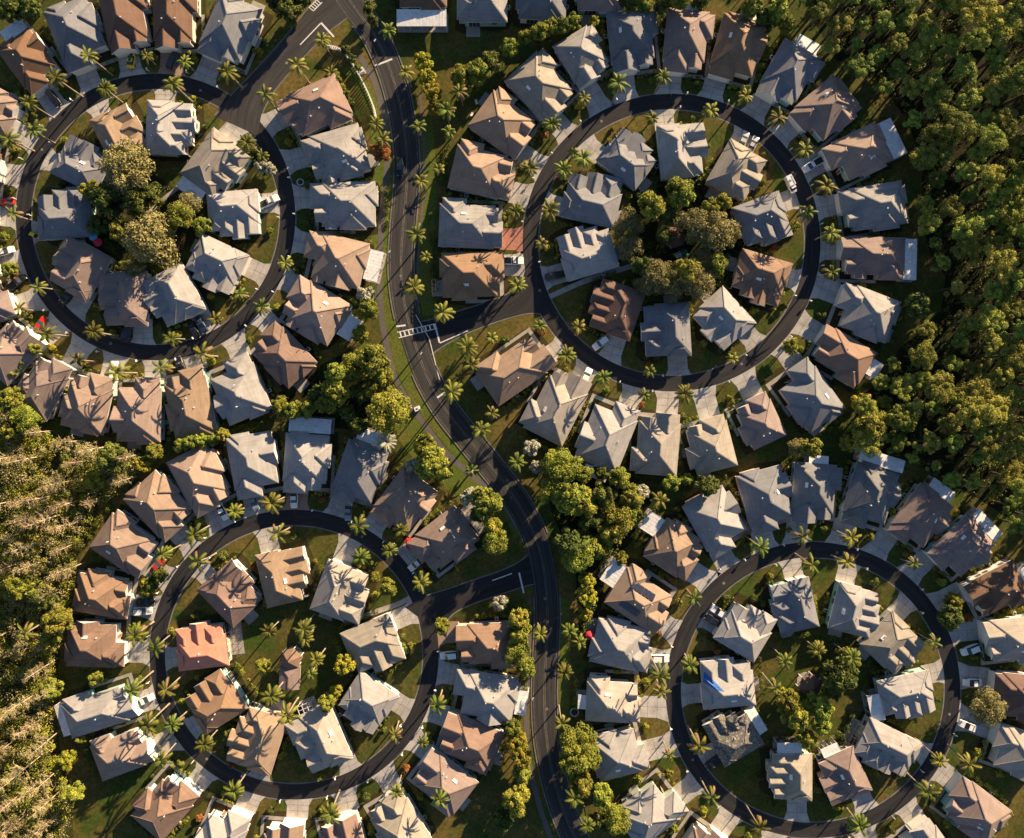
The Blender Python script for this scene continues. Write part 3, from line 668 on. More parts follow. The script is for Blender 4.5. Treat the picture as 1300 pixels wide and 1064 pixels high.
def bare_variant(seed, h):
    r = random.Random(seed); tb = MB(); tw = MB(); bend = (r.uniform(-.5, .5), r.uniform(-.5, .5))
    tb.tube([(0,0,-.05),(bend[0]*.4,bend[1]*.4,h*.5),(bend[0],bend[1],h*.8),(bend[0]*1.2,bend[1]*1.2,h)], [.13,.1,.06,.02], 6)
    for i in range(34):
        t = r.uniform(.38, 1); z = h*t; a = r.uniform(0, 6.283); l = (1.08-t)*3.0+.5; l *= r.uniform(.6, 1.1)
        b = Vector((bend[0]*t, bend[1]*t, z)); e = b+Vector((math.cos(a)*l, math.sin(a)*l, l*r.uniform(.15, .7)))
        tb.tube([b, (b+e)/2+Vector((0,0,-.1)), e], [.045, .035, .012], 4, cap=False)
        for k in range(26):
            q = b.lerp(e, r.uniform(.3, 1.0)); dv = Vector((r.gauss(0,1), r.gauss(0,1), r.gauss(.3,.8))).normalized(); ll = r.uniform(.3, .8)
            sd = dv.cross(Vector((r.gauss(0,1), r.gauss(0,1), r.gauss(0,1)))).normalized()*r.uniform(.03, .065)
            tw.face([q-sd, q+sd, q+dv*ll])
    return tb.mesh('trunk', [M['barebark']], True), tw.mesh('crown', [M['twig']])
PINES = [tree_variant(100+i, h, cr, ch, M['pine'], 'pine') + (h, cr) for i, (h, cr, ch) in enumerate(((14.5,3.7,4.2),(13,3.3,4.0),(16,4.3,4.6),(12,3.0,3.6),(15,3.4,5.0),(13.5,4.6,4.2),(14,2.9,4.4),(12.5,4.0,3.8),(15.5,5.0,4.8)))]
def family(seed, m, kind='round', h=5.2, cr=2.5, ch=4.0, n=3):
    return [tree_variant(seed+i, h*(1+.08*i), cr, ch*(1-.06*i), M[m], kind)+(h*(1+.08*i), cr) for i in range(n)]
FAM = {'g': family(200, 'leaf', n=4), 'd': family(220, 'leafdark', n=2), 'y': family(240, 'leafy', n=2), 'r': family(250, 'leafr', n=1), 's': family(260, 'leafs', n=2),
       'p': family(270, 'leafp', 'oak', 7.5, 5.2, 5.2, 2), 'u': family(280, 'leaf', 'oak', 8, 4.6, 6, 2)}
SHR = [tree_variant(300+i, 1.3, .85, 1.2, M[m], 'shrub') for i, m in enumerate(('leaf','leafdark','leafy','leaf','leafdark','leafr'))]
PALMS = [palm_variant(400+i, h, (2.6,2.35,2.1,2.7,2.45,1.9,2.5,2.3)[i], M['palm'], n-4)+(h,) for i, (h, n) in enumerate(((7.5,17),(8.5,20),(6.5,15),(9.5,18),(7,21),(5,16),(8,14),(9,22)))]
SMALLP = [palm_variant(420+i, h, 1.9, M['palm'], 12)+(h,) for i, h in enumerate((2.6, 3.4))]
BARE = [bare_variant(500+i, h)+(h,) for i, h in enumerate((14, 12, 15.5, 13, 11))]
SILV = [palm_variant(440, 3.2, 2.9, M['leafs'], 34)+(3.2,)]

DESC = {'g': 'leafy green', 'd': 'dark green', 'y': 'yellow green', 'r': 'reddish leaved', 's': 'silvery pale', 'p': 'pale feathery', 'u': 'bright green'}
def put(name, var, px, py, hgt, scale, label, cat, group, r=None, wide=1.0):
    r = r or rnd
    x, y = P(px, py, hgt*scale*.85)
    root = empty(name, x, y, r.uniform(0, 6.28)); wd_ = wide*scale; root.scale = (wd_*r.uniform(.92, 1.08), wd_*r.uniform(.92, 1.08), scale)
    inst('trunk', var[0], root); inst('crown', var[1], root); tag(root, label, cat, group); return root
def tree(px, py, dia, kind='g', group='garden trees between the houses'):
    v = rnd.choice(FAM[kind]); s = dia*S/(2*v[3])*1.12
    near = min(HOUSES, key=lambda h: math.hypot(h['px']-px, h['py']-py)); w = where(px, py); d = DESC[kind]
    sz = 'small ' if dia < 20 else 'big ' if dia > 38 else ''
    if on_main(px, py) < 40: w1 = 'beside the main road, ' + road_pos(px, py)
    else: w1 = w
    put('tree', v, px, py, v[2], s, uniq(['%s%s tree %s' % (sz, d, w1), '%s%s tree %s' % (sz, d, w), '%s%s tree near %s roofed house %s' % (sz, d, near['col'], short(near)), '%s%s tree crowded among others near the %s roofed house' % (sz, d, near['col'])], group), 'tree', group)
def on_main(px, py): return min(math.hypot(px-a, py-b) for a, b in MAINC)
def road_pos(px, py):
    s = 'left' if px < min(MAINC, key=lambda q: abs(q[1]-py))[0] else 'right'
    ys = [('above the upper left junction', 60), ('above the crosswalk', 420), ('between crosswalk and bend', 560), ('along the long bend', 720), ('below the lower junction', 2000)]
    return [n for n, lim in ys if py < lim][0] + (', house-side' if 0 else ', %s verge' % ('west' if s == 'left' else 'east'))
def short(h):
    if not h['ring']: return 'at the top edge'
    return 'at %s, %s ring' % (clock(h['px'], h['py'], h['ring']), RINGS[h['ring']][0])
PAL = [(118,76),(77,104),(41,134),(15,178),(47,170),(187,72),(236,79),(225,112),(292,94),(138,117),(318,183),(495,43),(410,52),(381,88),(340,126),(517,94),(531,161),(567,143),(585,119),(477,160),(487,178),(536,232),(740,126),(700,162),(672,213),(727,195),(716,216),(742,203),(785,108),(839,101),(901,140),(945,123),(985,155),(1018,192),(1044,241),(19,273),(52,364),(27,392),(124,423),(63,424),(103,458),(222,429),(258,451),(206,466),(152,473),(305,373),(362,334),(335,390),(529,300),(527,368),(564,396),(592,440),(597,461),(700,268),(689,310),(655,362),(735,416),(684,415),(719,453),(766,481),(656,270),(1023,273),(1051,347),(300,650),(250,675),(211,701),(256,713),(574,495),(612,543),(625,526),(456,665),(496,696),(357,677),(350,637),(510,674),(458,708),(655,584),(870,502),(818,502),(837,635),(962,691),(1018,680),(1075,680),(1026,713),(1158,716),(1071,713),(175,803),(200,818),(216,871),(171,871),(225,916),(193,914),(263,942),(208,960),(534,735),(343,800),(391,808),(386,795),(404,836),(348,881),(558,891),(501,931),(538,942),(366,904),(881,759),(724,799),(715,853),(712,913),(684,803),(877,843),(884,942),(835,851),(839,874),(848,955),(1037,825),(995,836),(1079,833),(1183,815),(1188,960),(1226,965),(980,869),(1003,443),(1052,296),(36,800),
 (728,1010),(745,1045),(300,1000),(420,1030),(505,1000),(560,1010),(900,1010),(960,1045),(1090,1045),(1170,1000)]
SMP = [(557,217),(421,93),(828,150),(275,405),(542,326),(625,428),(825,470),(928,456),(599,598),(736,813),(396,853),(333,200),(138,117),(571,170)]
def palmlab(px, py, sz=''):
    w = where(px, py)
    c = ['%spalm tree %s' % (sz, w)]
    if on_main(px, py) < 42: c = ['%spalm beside the main road, %s' % (sz, road_pos(px, py))] + c
    near = min(HOUSES, key=lambda h: math.hypot(h['px']-px, h['py']-py))
    return c + ['%spalm by the %s roofed house %s' % (sz, near['col'], short(near)), 'second %spalm by the %s roofed house %s' % (sz, near['col'], short(near)), '%spalm tree planted among others on the lawn by a %s roofed house' % (sz, near['col'])]
for px, py in PAL:
    v = rnd.choice(PALMS); put('palm_tree', v, px, py, v[2], rnd.uniform(.85, 1.15), uniq(palmlab(px, py), 'p'), 'palm tree', 'palms along the roads')
for px, py in SMP:
    v = rnd.choice(SMALLP); put('palm_tree', v, px, py, v[2], rnd.uniform(.9, 1.1), uniq(palmlab(px, py, 'small '), 'p'), 'palm tree', 'palms along the roads')
put('palm_tree', SILV[0], 490, 559, 3.4, 1.0, 'big silvery fan palm behind the blue grey roofed house', 'palm tree', 'palms along the roads')
TR = [(429,101,10,'g'),(434,109,11,'g'),(440,118,10,'g'),(444,127,10,'d'),(425,93,9,'g'),(446,72,12,'d'),(438,62,12,'d'),(453,84,10,'g'),(842,0,26,'d'),(866,-6,30,'g'),(893,-4,26,'d'),(958,6,28,'g'),(975,20,26,'d'),(990,8,30,'g'),(1003,28,24,'g'),(5,5,34,'d'),(28,2,30,'d'),(800,-3,24,'d'),(820,4,20,'g'),(364,8,34,'d'),(350,-5,30,'d'),(380,-12,30,'d'),(536,75,24,'y'),(541,95,24,'y'),(548,115,24,'y'),(553,135,22,'y'),(585,95,32,'g'),(606,88,30,'g'),(625,75,26,'d'),(590,112,20,'d'),(647,57,24,'g'),(481,190,26,'r'),(468,8,18,'d'),(473,25,16,'d'),
 (685,38,24,'g'),(700,32,24,'g'),(715,30,22,'g'),(728,25,22,'g'),(667,45,18,'g'),(755,25,15,'y'),(861,238,30,'g'),(157,212,62,'p'),(132,250,42,'d'),(165,255,34,'d'),(112,240,26,'y'),(185,303,64,'p'),(150,293,30,'g'),(226,272,34,'u'),(236,258,30,'p'),(254,286,24,'g'),(98,268,16,'p'),(210,290,22,'y'),(120,282,26,'d'),(187,245,30,'d'),(170,340,24,'p'),
 (466,392,28,'g'),(464,374,24,'s'),(455,423,22,'g'),(472,456,38,'g'),(450,465,42,'u'),(428,476,36,'g'),(482,476,34,'g'),(425,498,34,'g'),(458,497,28,'d'),(352,515,24,'g'),(370,521,24,'g'),(390,519,24,'g'),(412,512,28,'g'),(400,500,22,'d'),(490,522,56,'u'),(472,490,28,'g'),(455,540,22,'d'),(440,525,22,'d'),
 (548,589,40,'g'),(527,592,24,'s'),(540,566,28,'g'),(563,600,22,'g'),(597,632,26,'s'),(617,640,38,'g'),(630,690,34,'u'),(624,670,28,'g'),(606,655,20,'d'),
 (716,594,46,'u'),(700,588,30,'g'),(741,602,24,'g'),(703,622,40,'u'),(724,632,42,'g'),(741,640,34,'g'),(767,632,34,'d'),(785,663,44,'u'),(802,652,30,'g'),(777,678,32,'g'),(787,607,28,'g'),(802,632,28,'g'),(815,625,22,'s'),(853,614,22,'g'),(873,610,17,'g'),(899,617,30,'d'),(726,690,38,'d'),(736,708,42,'u'),(757,696,34,'g'),(729,714,30,'g'),(675,569,22,'s'),(681,594,18,'s'),(790,711,17,'g'),(750,660,30,'d'),(765,600,22,'d'),
 (746,740,24,'y'),(748,762,24,'y'),(744,782,18,'y'),(660,788,26,'g'),(658,808,32,'g'),(656,830,36,'u'),(668,850,24,'g'),(667,777,20,'g'),(735,945,42,'u'),(731,968,40,'g'),(750,966,30,'g'),(658,945,26,'y'),(661,962,28,'y'),(652,925,22,'g'),(664,985,28,'g'),(740,1000,34,'g'),(765,1015,30,'g'),(655,1020,34,'g'),(640,1045,30,'d'),(785,1045,36,'u'),(760,1050,26,'d'),
 (800,283,36,'p'),(800,310,36,'p'),(828,258,34,'g'),(868,245,38,'g'),(886,283,46,'p'),(909,290,48,'p'),(927,295,36,'p'),(845,300,22,'d'),(838,350,42,'p'),(873,341,32,'g'),(896,330,34,'p'),(911,334,28,'g'),(889,357,42,'p'),(823,360,34,'p'),(858,362,36,'p'),(815,335,24,'d'),(905,262,26,'g'),(920,255,22,'g'),(850,272,24,'d'),
 (1170,388,30,'d'),(1099,513,26,'y'),(1108,544,38,'g'),(1148,531,34,'g'),(1079,564,20,'g'),(1033,569,26,'g'),(1013,569,22,'p'),(1071,861,42,'d'),(1079,842,30,'g'),(1013,912,36,'g'),(1043,902,34,'g'),(1003,897,30,'g'),(1046,925,24,'g'),(1028,940,24,'g'),(1060,880,28,'d'),(1211,787,28,'d'),(1257,900,44,'p'),(1000,885,20,'y'),
 (10,505,28,'g'),(28,533,38,'u'),(12,548,26,'g'),(137,582,36,'d'),(114,610,28,'y'),(193,574,22,'g'),(180,590,20,'y'),(228,566,18,'g'),(241,562,18,'g'),(254,559,18,'g'),(268,557,18,'g'),(280,552,18,'g'),(15,474,16,'g'),(28,460,16,'g'),(42,443,16,'g'),(22,466,14,'g'),
 (20,747,38,'g'),(50,765,30,'d'),(70,790,36,'g'),(62,812,28,'g'),(60,880,26,'g'),(81,968,22,'y'),(99,940,14,'g'),(120,863,18,'g'),(90,1010,26,'g'),(492,747,22,'g'),(437,846,26,'y'),(425,879,16,'y'),(414,894,22,'g'),(560,797,22,'g'),(635,767,20,'s'),(333,848,20,'g'),(475,734,14,'g'),(200,732,20,'d'),(183,752,18,'g'),(190,742,18,'d'),(341,213,16,'s'),(330,210,16,'s'),(8,341,20,'g'),
 (1058,300,20,'g'),(1006,438,22,'g'),(1215,765,22,'g'),(960,300,20,'p')]
for a in TR: tree(*a)
# pines of the forest beyond the right-hand houses
def inside(px, py, poly):
    c = False; j = len(poly)-1
    for i in range(len(poly)):
        xi, yi = poly[i]; xj, yj = poly[j]
        if (yi > py) != (yj > py) and px < (xj-xi)*(py-yi)/(yj-yi)+xi: c = not c
        j = i
    return c
rf = random.Random(11); pts = []
def scatter(poly, box, dmin, n, r):
    pts = []
    for _ in range(n):
        x, y = r.uniform(box[0], box[2]), r.uniform(box[1], box[3])
        if inside(x, y, poly) and all((x-a)**2+(y-b)**2 > dmin*dmin for a, b in pts): pts.append((x, y))
    return pts
FP = scatter(FOREST, (1000, -20, 1335, 715), 24.5, 9000, rf)
GAPS = [((1190,365),24),((1200,382),22),((1165,300),8),((1230,345),12),((1215,20),14),((1245,540),10)]
FP = [p for p in FP if all(math.hypot(p[0]-g_[0], p[1]-g_[1]) > d for g_, d in GAPS)]
edge = {}
def edist(p):
    e = FOREST[1:-3]; return min(math.hypot(p[0]-(a[0]+(b[0]-a[0])*t/4), p[1]-(a[1]+(b[1]-a[1])*t/4)) for a, b in zip(e[:-1], e[1:]) for t in range(5))
for h in HOUSES:
    if h['ring'] in 'BD' if h['ring'] else False:
        bx, by = h['B']
        q = min(FP, key=lambda p: math.hypot(p[0]-bx, p[1]-by))
        if math.hypot(q[0]-bx, q[1]-by) < 62 and q not in edge: edge[q] = 'forest edge pine behind %s roofed house %s' % (h['col'], short(h))
for p in FP:
    v = rf.choice(PINES); s = rf.uniform(.66, 1.1)*min(.92, .5+.42*edist(p)/130)
    zone = 'upper' if p[1] < 180 else 'middle' if p[1] < 420 else 'lower'
    put('pine_tree', v, p[0], p[1], v[2], s, edge.get(p, 'pine crown deep in the %s part of the dense dark forest' % zone), 'tree', 'pines of the forest, %s part' % zone, rf, min(1.6, rf.uniform(.85, 1.2)/s))
# woods just outside the picture, seen only by their long shadows: one mass
def mass(name, spots, variants, kind='stuff', r=None):
    r = r or rf; vs = []; fs = []; ms = []; base = 0
    for (px, py) in spots:
        v = r.choice(variants); x, y = P(px, py); s = r.uniform(.45, .75); a = r.uniform(0, 6.28)
        for mi, me in enumerate(v[:2]):
            n = len(me.vertices); co = np.empty(n*3, dtype=np.float32); me.vertices.foreach_get('co', co); co = co.reshape(-1, 3)*s
            ca, sa = math.cos(a), math.sin(a); co = np.stack([co[:, 0]*ca-co[:, 1]*sa+x, co[:, 0]*sa+co[:, 1]*ca+y, co[:, 2]], 1)
            li = np.empty(len(me.loops), dtype=np.int32); me.loops.foreach_get('vertex_index', li)
            ls = np.empty(len(me.polygons), dtype=np.int32); me.polygons.foreach_get('loop_start', ls)
            vs.append(co); fs.append((li+base, ls)); ms.append(np.full(len(ls), mi, dtype=np.int32)); base += n
    V = np.concatenate(vs); LI = np.concatenate([f[0] for f in fs]); st = []; o = 0
    for f in fs: st.append(f[1]+o); o += len(f[0])
    ST = np.concatenate(st); me = bpy.data.meshes.new(name)
    me.vertices.add(len(V)); me.vertices.foreach_set('co', V.reshape(-1)); me.loops.add(len(LI)); me.loops.foreach_set('vertex_index', LI)
    me.polygons.add(len(ST)); me.polygons.foreach_set('loop_start', ST)
    me.materials.append(variants[0][0].materials[0]); me.materials.append(variants[0][1].materials[0])
    me.polygons.foreach_set('material_index', np.concatenate(ms)); me.update(calc_edges=True)
    return tag(inst(name, me), 'mass of trees of the wood beyond the picture edge', 'woods', None, kind)
OUT = scatter(FOREST, (1020, -170, 1335, -30), 30, 500, rf)+scatter(FOREST, (1345, -170, 1500, 800), 30, 900, rf)
OUT += [(x+rf.uniform(-10, 10), y) for x, y in ((830,-40),(870,-55),(905,-38),(940,-60),(975,-40),(1000,-70),(890,-95),(950,-110),(250,-60),(290,-80),(330,-60),(210,-75),(170,-60),(270,-130),(120,-70))]
mass('woods', OUT, PINES)
# bare cypress stand at the left
BP = scatter(MARSH, (-30, 515, 190, 1075), 25, 6000, random.Random(5))
rb_ = random.Random(3)
for p in BP:
    v = rb_.choice(BARE); zone = 'above the stone-free upper clearing' if 0 else ('upper' if p[1] < 680 else 'middle' if p[1] < 830 else 'lower')
    if rb_.random() < .72:
        # the position is that of the foot
        x, y = P(p[0]+10, p[1]-2); root = empty('bare_tree', x, y, rb_.uniform(0, 6.28)); s = rb_.uniform(.7, 1.1); root.scale = (s*1.1, s*1.1, s)
        inst('trunk', v[0], root); inst('crown', v[1], root)
        tag(root, 'leafless pale tree in the %s part of the tan swampy thicket' % zone, 'tree', 'leafless trees of the thicket, %s part' % zone)
# undergrowth masses
def under(name, poly, box, n, m, seed, hz=(.2, 1.4), rr=(.5, 1.3), per=30, size=.2, label='', cat='undergrowth', mask=None):
    r = random.Random(seed); cen = []; rad = []
    k = 0
    while len(cen) < n and k < n*20:
        k += 1; px, py = r.uniform(box[0], box[2]), r.uniform(box[1], box[3])
        if not inside(px, py, poly) or (mask and not mask(px, py)): continue
        x, y = P(px, py); q = r.uniform(*rr); cen.append((x, y, r.uniform(*hz))); rad.append(q)
    me = leafmesh(name, cen, rad, per, size, m, seed, flat=.8)
    tag(inst(name, me), label, cat, None, 'stuff')
nb = (-30, 500, 200, 1080)
under('undergrowth', MARSH, nb, 700, M['leafy'], 21, label='golden olive scrub beneath the leafless trees', hz=(.3, 3.0), rr=(.6, 1.7), per=70)
under('undergrowth', MARSH, nb, 820, M['leaf'], 22, label='green scrub of the swampy thicket', hz=(.3, 3.2), rr=(.6, 1.8), per=70)
under('brushwood', MARSH, nb, 600, M['twig'], 23, label='dry tan brushwood of the swampy thicket', hz=(.4, 5.5), rr=(.8, 2.0), per=70, size=.2)
under('undergrowth', FOREST, (1000, -20, 1330, 720), 900, M['leafdark'], 24, per=40, label='dark undergrowth on the forest floor', rr=(.6, 1.5), size=.24)
GC = [(695,570),(735,565),(805,600),(838,640),(800,690),(770,720),(762,810),(735,810),(728,720),(700,650)]
under('undergrowth', GC, (690, 560, 840, 820), 160, M['leafdark'], 25, label='dark low bushes under the grove beside the main road', rr=(.6, 1.3))
under('undergrowth', [(405,465),(470,430),(500,470),(525,525),(500,565),(440,545),(345,535),(345,505)], (340, 425, 530, 570), 90, M['leafdark'], 26, label='low bushes under the grove left of the footpath')
under('undergrowth', [(800,250),(870,225),(935,255),(950,310),(915,365),(850,380),(805,350)], (795, 220, 955, 385), 110, M['leafdark'], 27, label='low plants under the trees of the upper right circle')
under('undergrowth', [(95,262),(130,205),(190,215),(255,262),(250,305),(210,335),(160,335)], (90, 200, 260, 340), 60, M['leafdark'], 28, label='low plants under the trees of the upper left circle')

# ------------------------------------------------------------------ shrubs and mailboxes by the houses
def mail():
    mb = MB(); mb.box(-.14,.14,-.28,.28,1.0,1.22,0); mb.tube([(0,-.28,1.22),(0,.28,1.22)], [.14,.14], 8, 0); return mb.mesh('box', [M['white']])
def mpost():
    mb = MB(); mb.bar((0,0,-.02),(0,0,1.0), .12); mb.bar((0,-.25,.75),(0,.25,.98), .07); return mb.mesh('post', [M['white']])
MBX, MPO = mail(), mpost()
for h in HOUSES:
    if not h.get('dr'): continue
    r = random.Random(int(h['px'])); sw = short(h); io = 'inside' if h['inner'] else 'outside'
    x, y = h['road']; px, py = x/S+NX, NY-y/S
    if -5 < px < 1305 and -5 < py < 1070 and not on_road(px, py, -1.2):
        o = empty('mailbox', x, y, h['rz']); inst('post', MPO, o); inst('box', MBX, o)
        tag(o, uniq(['white mailbox %s the ring, %s' % (io, sw), 'white mailbox by %s roofed house %s %s' % (h['col'], io, sw)], 'm'), 'mailbox', 'mailboxes along the ring roads')
    for j, (x, y) in enumerate((h['yard'], h['yard2'])):
        px, py = x/S+NX, NY-y/S
        if not (-5 < px < 1305 and -5 < py < 1070) or on_road(px, py, 2): continue
        v = r.choice(SHR); o = empty('shrub', x, y, r.uniform(0, 6)); s = r.uniform(.8, 1.5); o.scale = (s, s, s)
        inst('trunk', v[0], o); inst('crown', v[1], o)
        tag(o, uniq(['low shrub %s the house %s' % ('before' if j == 0 else 'beside', sw+', '+io), 'low shrub by %s roofed house %s %s' % (h['col'], io, sw)], 's'), 'shrub', 'shrubs beside the houses')
def hedge(h, x0, y0, x1, y1, m, lab, n=9, rr=.62):
    r = random.Random(int(h['px']*7+y0)); cs = math.cos(h['rz']); sn = math.sin(h['rz']); cen = []
    for i in range(n):
        if r.random() < .15: continue
        t = i/(n-1); cen.append((x0+(x1-x0)*t+r.uniform(-.35, .35), y0+(y1-y0)*t+r.uniform(-.3, .3), r.uniform(.35, .9)))
    X0, Y0 = h['c'].x+cen[0][0]*cs-cen[0][1]*sn, h['c'].y+cen[0][0]*sn+cen[0][1]*cs
    for c_ in cen:
        wx, wy = h['c'].x+c_[0]*cs-c_[1]*sn, h['c'].y+c_[0]*sn+c_[1]*cs
        if on_road(wx/S+NX, NY-wy/S, 2): return
        if not (-20 < wx/S+NX < 1320 and -20 < NY-wy/S < 1080): return
    me = leafmesh('hedge', [(c_[0]-cen[0][0], c_[1]-cen[0][1], c_[2]) for c_ in cen], [rr*r.uniform(.55, 1.3) for _ in cen], 75, .17, m, int(h['px']))
    o = inst('hedge', me, loc=(X0, Y0, 0), rot=(0, 0, h['rz'])); tag(o, lab, 'hedge', 'hedges beside the houses')
for h in HOUSES:
    if not h['where']: continue
    r = random.Random(int(h['py']*3)); g_ = h['g']; sw = short(h)+(', inside' if h['inner'] else ', outside')
    m_ = M[r.choice(('leaf', 'leafdark', 'leafdark', 'leafy', 'leaf'))]
    hedge(h, g_*(.5*h['W']+.9), -.45*h['L'], g_*(.5*h['W']+.9), (.25 if r.random() < .5 else .0)*h['L'], m_, uniq(['hedge at garage side of house '+sw], 'h'))
    if r.random() < .75: hedge(h, -g_*.05*h['W'], .5*h['L']+.5, -g_*.44*h['W'], .47*h['L'], M[r.choice(('leaf', 'leafdark', 'leafy'))], uniq(['bushes by front door of house '+sw], 'h'), 6, .5)
    if r.random() < .6: hedge(h, .4*h['W'], -.5*h['L']-2.2, -.35*h['W'], -.5*h['L']-2.6, M[r.choice(('leaf', 'leafdark', 'leafdark'))], uniq(['bushes behind house '+sw], 'h'), 10, .7) if not (h['ring'] and h['inner'] and 0) else None
# ------------------------------------------------------------------ vehicles
def carparts(kind):
    """meshes of a car: nose towards +y"""
    l, w = {'sedan': (4.6, 1.82), 'suv': (4.7, 1.9), 'pickup': (5.5, 1.95), 'coupe': (4.4, 1.85), 'cart': (2.5, 1.25), 'truck': (6.2, 2.2)}[kind]
    hl = l/2; hw = w/2; hood = {'sedan': .92, 'suv': 1.05, 'pickup': 1.1, 'coupe': .82, 'cart': .8, 'truck': 1.2}[kind]
    top = {'sedan': 1.42, 'suv': 1.68, 'pickup': 1.75, 'coupe': 1.25, 'cart': 1.8, 'truck': 2.1}[kind]
    b = MB(); prof = [(-hl,.35,.92),(-hl+.12,hood-.05,.96),(-hl*.55,hood,1),(hl*.35,hood,1),(hl*.8,hood-.12,.95),(hl-.05,hood-.3,.84),(hl,.4,.8)]
    rows = []
    for y, z, k in prof: rows.append([(-hw*k,y,.3),(-hw*k,y,z-.12),(-hw*k*.9,y,z),(hw*k*.9,y,z),(hw*k,y,z-.12),(hw*k,y,.3)])
    for a, c_ in zip(rows[:-1], rows[1:]):
        for i in range(5): b.face([a[i], c_[i], c_[i+1], a[i+1]])
        b.face([a[5], c_[5], c_[0], a[0]])
    b.face(rows[0]); b.face(rows[-1][::-1])
    if kind == 'pickup': c0, c1, t0, t1 = -.25, 1.35, .05, .75
    elif kind == 'truck': c0, c1, t0, t1 = .9, 2.3, 1.0, 1.7
    elif kind == 'suv': c0, c1, t0, t1 = -hl+.15, hl*.42, -hl+.5, hl*.12
    elif kind == 'cart': c0, c1, t0, t1 = -.9, .6, -.8, .4
    else: c0, c1, t0, t1 = -hl*.68, hl*.38, -hl*.38, hl*.02
    tw = hw*.74; bw = hw*.9; parts = {}
    rf_ = MB(); rf_.box(-tw, tw, t0, t1, top-.05, top); parts['roof'] = rf_
    for (n, f) in (('windshield', [(-bw,c1,hood),(bw,c1,hood),(tw,t1,top-.03),(-tw,t1,top-.03)]), ('rear_window', [(bw,c0,hood),(-bw,c0,hood),(-tw,t0,top-.03),(tw,t0,top-.03)])):
        q = MB(); q.face(f); parts[n] = q
    for s in (-1, 1):
        q = MB(); q.face([(s*bw,c0,hood),(s*bw,c1,hood),(s*tw,t1,top-.03),(s*tw,t0,top-.03)]); parts['side_window%d' % s] = q
    if kind == 'pickup':
        q = MB(); q.box(-hw*.8, hw*.8, -hl+.18, -.45, hood+.005, hood+.02); parts['cargo_bed'] = q
    if kind == 'truck':
        q = MB(); q.box(-hw, hw, -hl, .7, .6, 2.4); parts['cargo_box'] = q
        q = MB(); q.box(-.3,.3,-1.6,-1.0,2.4,2.65); q.bar((-hw*.8,-2.6,2.5),(-hw*.8,.4,2.5),.09); q.bar((hw*.8,-2.6,2.5),(hw*.8,.4,2.5),.09); parts['roof_rack'] = q
    return l, w, hood, b, parts
WHM = MB(); WHM.tube([(-.11,0,0),(.11,0,0)], [.33,.33], 14, 0); WHM.tube([(-.12,0,0),(.12,0,0)], [.19,.19], 10, 1); WHM = WHM.mesh('wheel', [M['tyre'], M['rim']])
CARC = {}
def carset(kind, colname):
    if (kind, colname) in CARC: return CARC[kind, colname]
    cols = {'white': (.8,.8,.79), 'silver': (.5,.51,.52), 'black': (.015,.015,.018), 'dark blue': (.02,.035,.08), 'dark grey': (.06,.06,.065), 'red': (.5,.03,.02), 'yellow': (.85,.6,.02), 'grey blue': (.2,.27,.32), 'teal': (.01,.022,.027)}
    pm = bpy.data.materials.get('paint '+colname) or mat('paint '+colname, cols[colname], .28, spec=.5)
    l, w, hood, b, parts = carparts(kind); out = [('body', b.mesh('body', [pm]), 0)]
    for n, q in parts.items():
        mm = pm if n == 'roof' else M['black'] if n == 'cargo_bed' else M['white'] if n == 'cargo_box' else M['bar'] if n == 'roof_rack' else M['glass']
        out.append((n.rstrip('-1'), q.mesh(n.rstrip('-1'), [mm]), 0))
    for n, s, yy, mm in (('headlight', 1, l/2-.05, M['lampw']), ('tail_light', -1, -l/2-.01, M['lampr'])):
        q = MB(); q.box(-.2, .2, -.05, .05, -.08, .08); me = q.mesh(n, [mm])
        for sx in (-1, 1): out.append((n, me, (sx*w*.3, yy-.0, hood-.38)))
    for sx in (-1, 1):
        for sy in (-1, 1): out.append(('wheel', WHM, (sx*(w/2-.1), sy*l*.3, .33)))
    if kind == 'coupe':
        q = MB(); q.box(-.35, .35, l*.17, l*.42, hood-.06, hood+.015); q.box(-.3,.3,-l*.16,l*.0,1.25,1.256); out.append(('stripe', q.mesh('stripe', [M['black']]), 0))
    CARC[kind, colname] = out; return out
def car(px, py, dx, dy, kind, col, where_=None):
    x, y = P(px, py, .8); rz = math.atan2(-dx, -dy) if 0 else math.atan2(-(dx), (-dy)); name = {'sedan': 'car', 'suv': 'car', 'coupe': 'car', 'pickup': 'pickup_truck', 'cart': 'golf_cart', 'truck': 'utility_truck'}[kind]
    sc_ = .72 if kind == 'truck' else 1
    noun = {'sedan': 'car', 'suv': 'tall car', 'coupe': 'sports car with black stripes', 'pickup': 'pickup truck', 'cart': 'golf cart', 'truck': 'utility truck with ladder rack'}[kind]
    o = empty(name, x, y, rz, .03); o.scale = (sc_, sc_, sc_)
    for n, me, l_ in carset(kind, col): inst(n, me, o, l_ if l_ else (0, 0, 0))
    tag(o, where_ or uniq(['%s %s %s' % (col, noun, where(px, py)), 'second %s %s %s' % (col, noun, where(px, py))], 'c'), {'pickup': 'pickup truck', 'cart': 'golf cart', 'truck': 'truck'}.get(kind, 'car'), 'vehicles on the driveways')
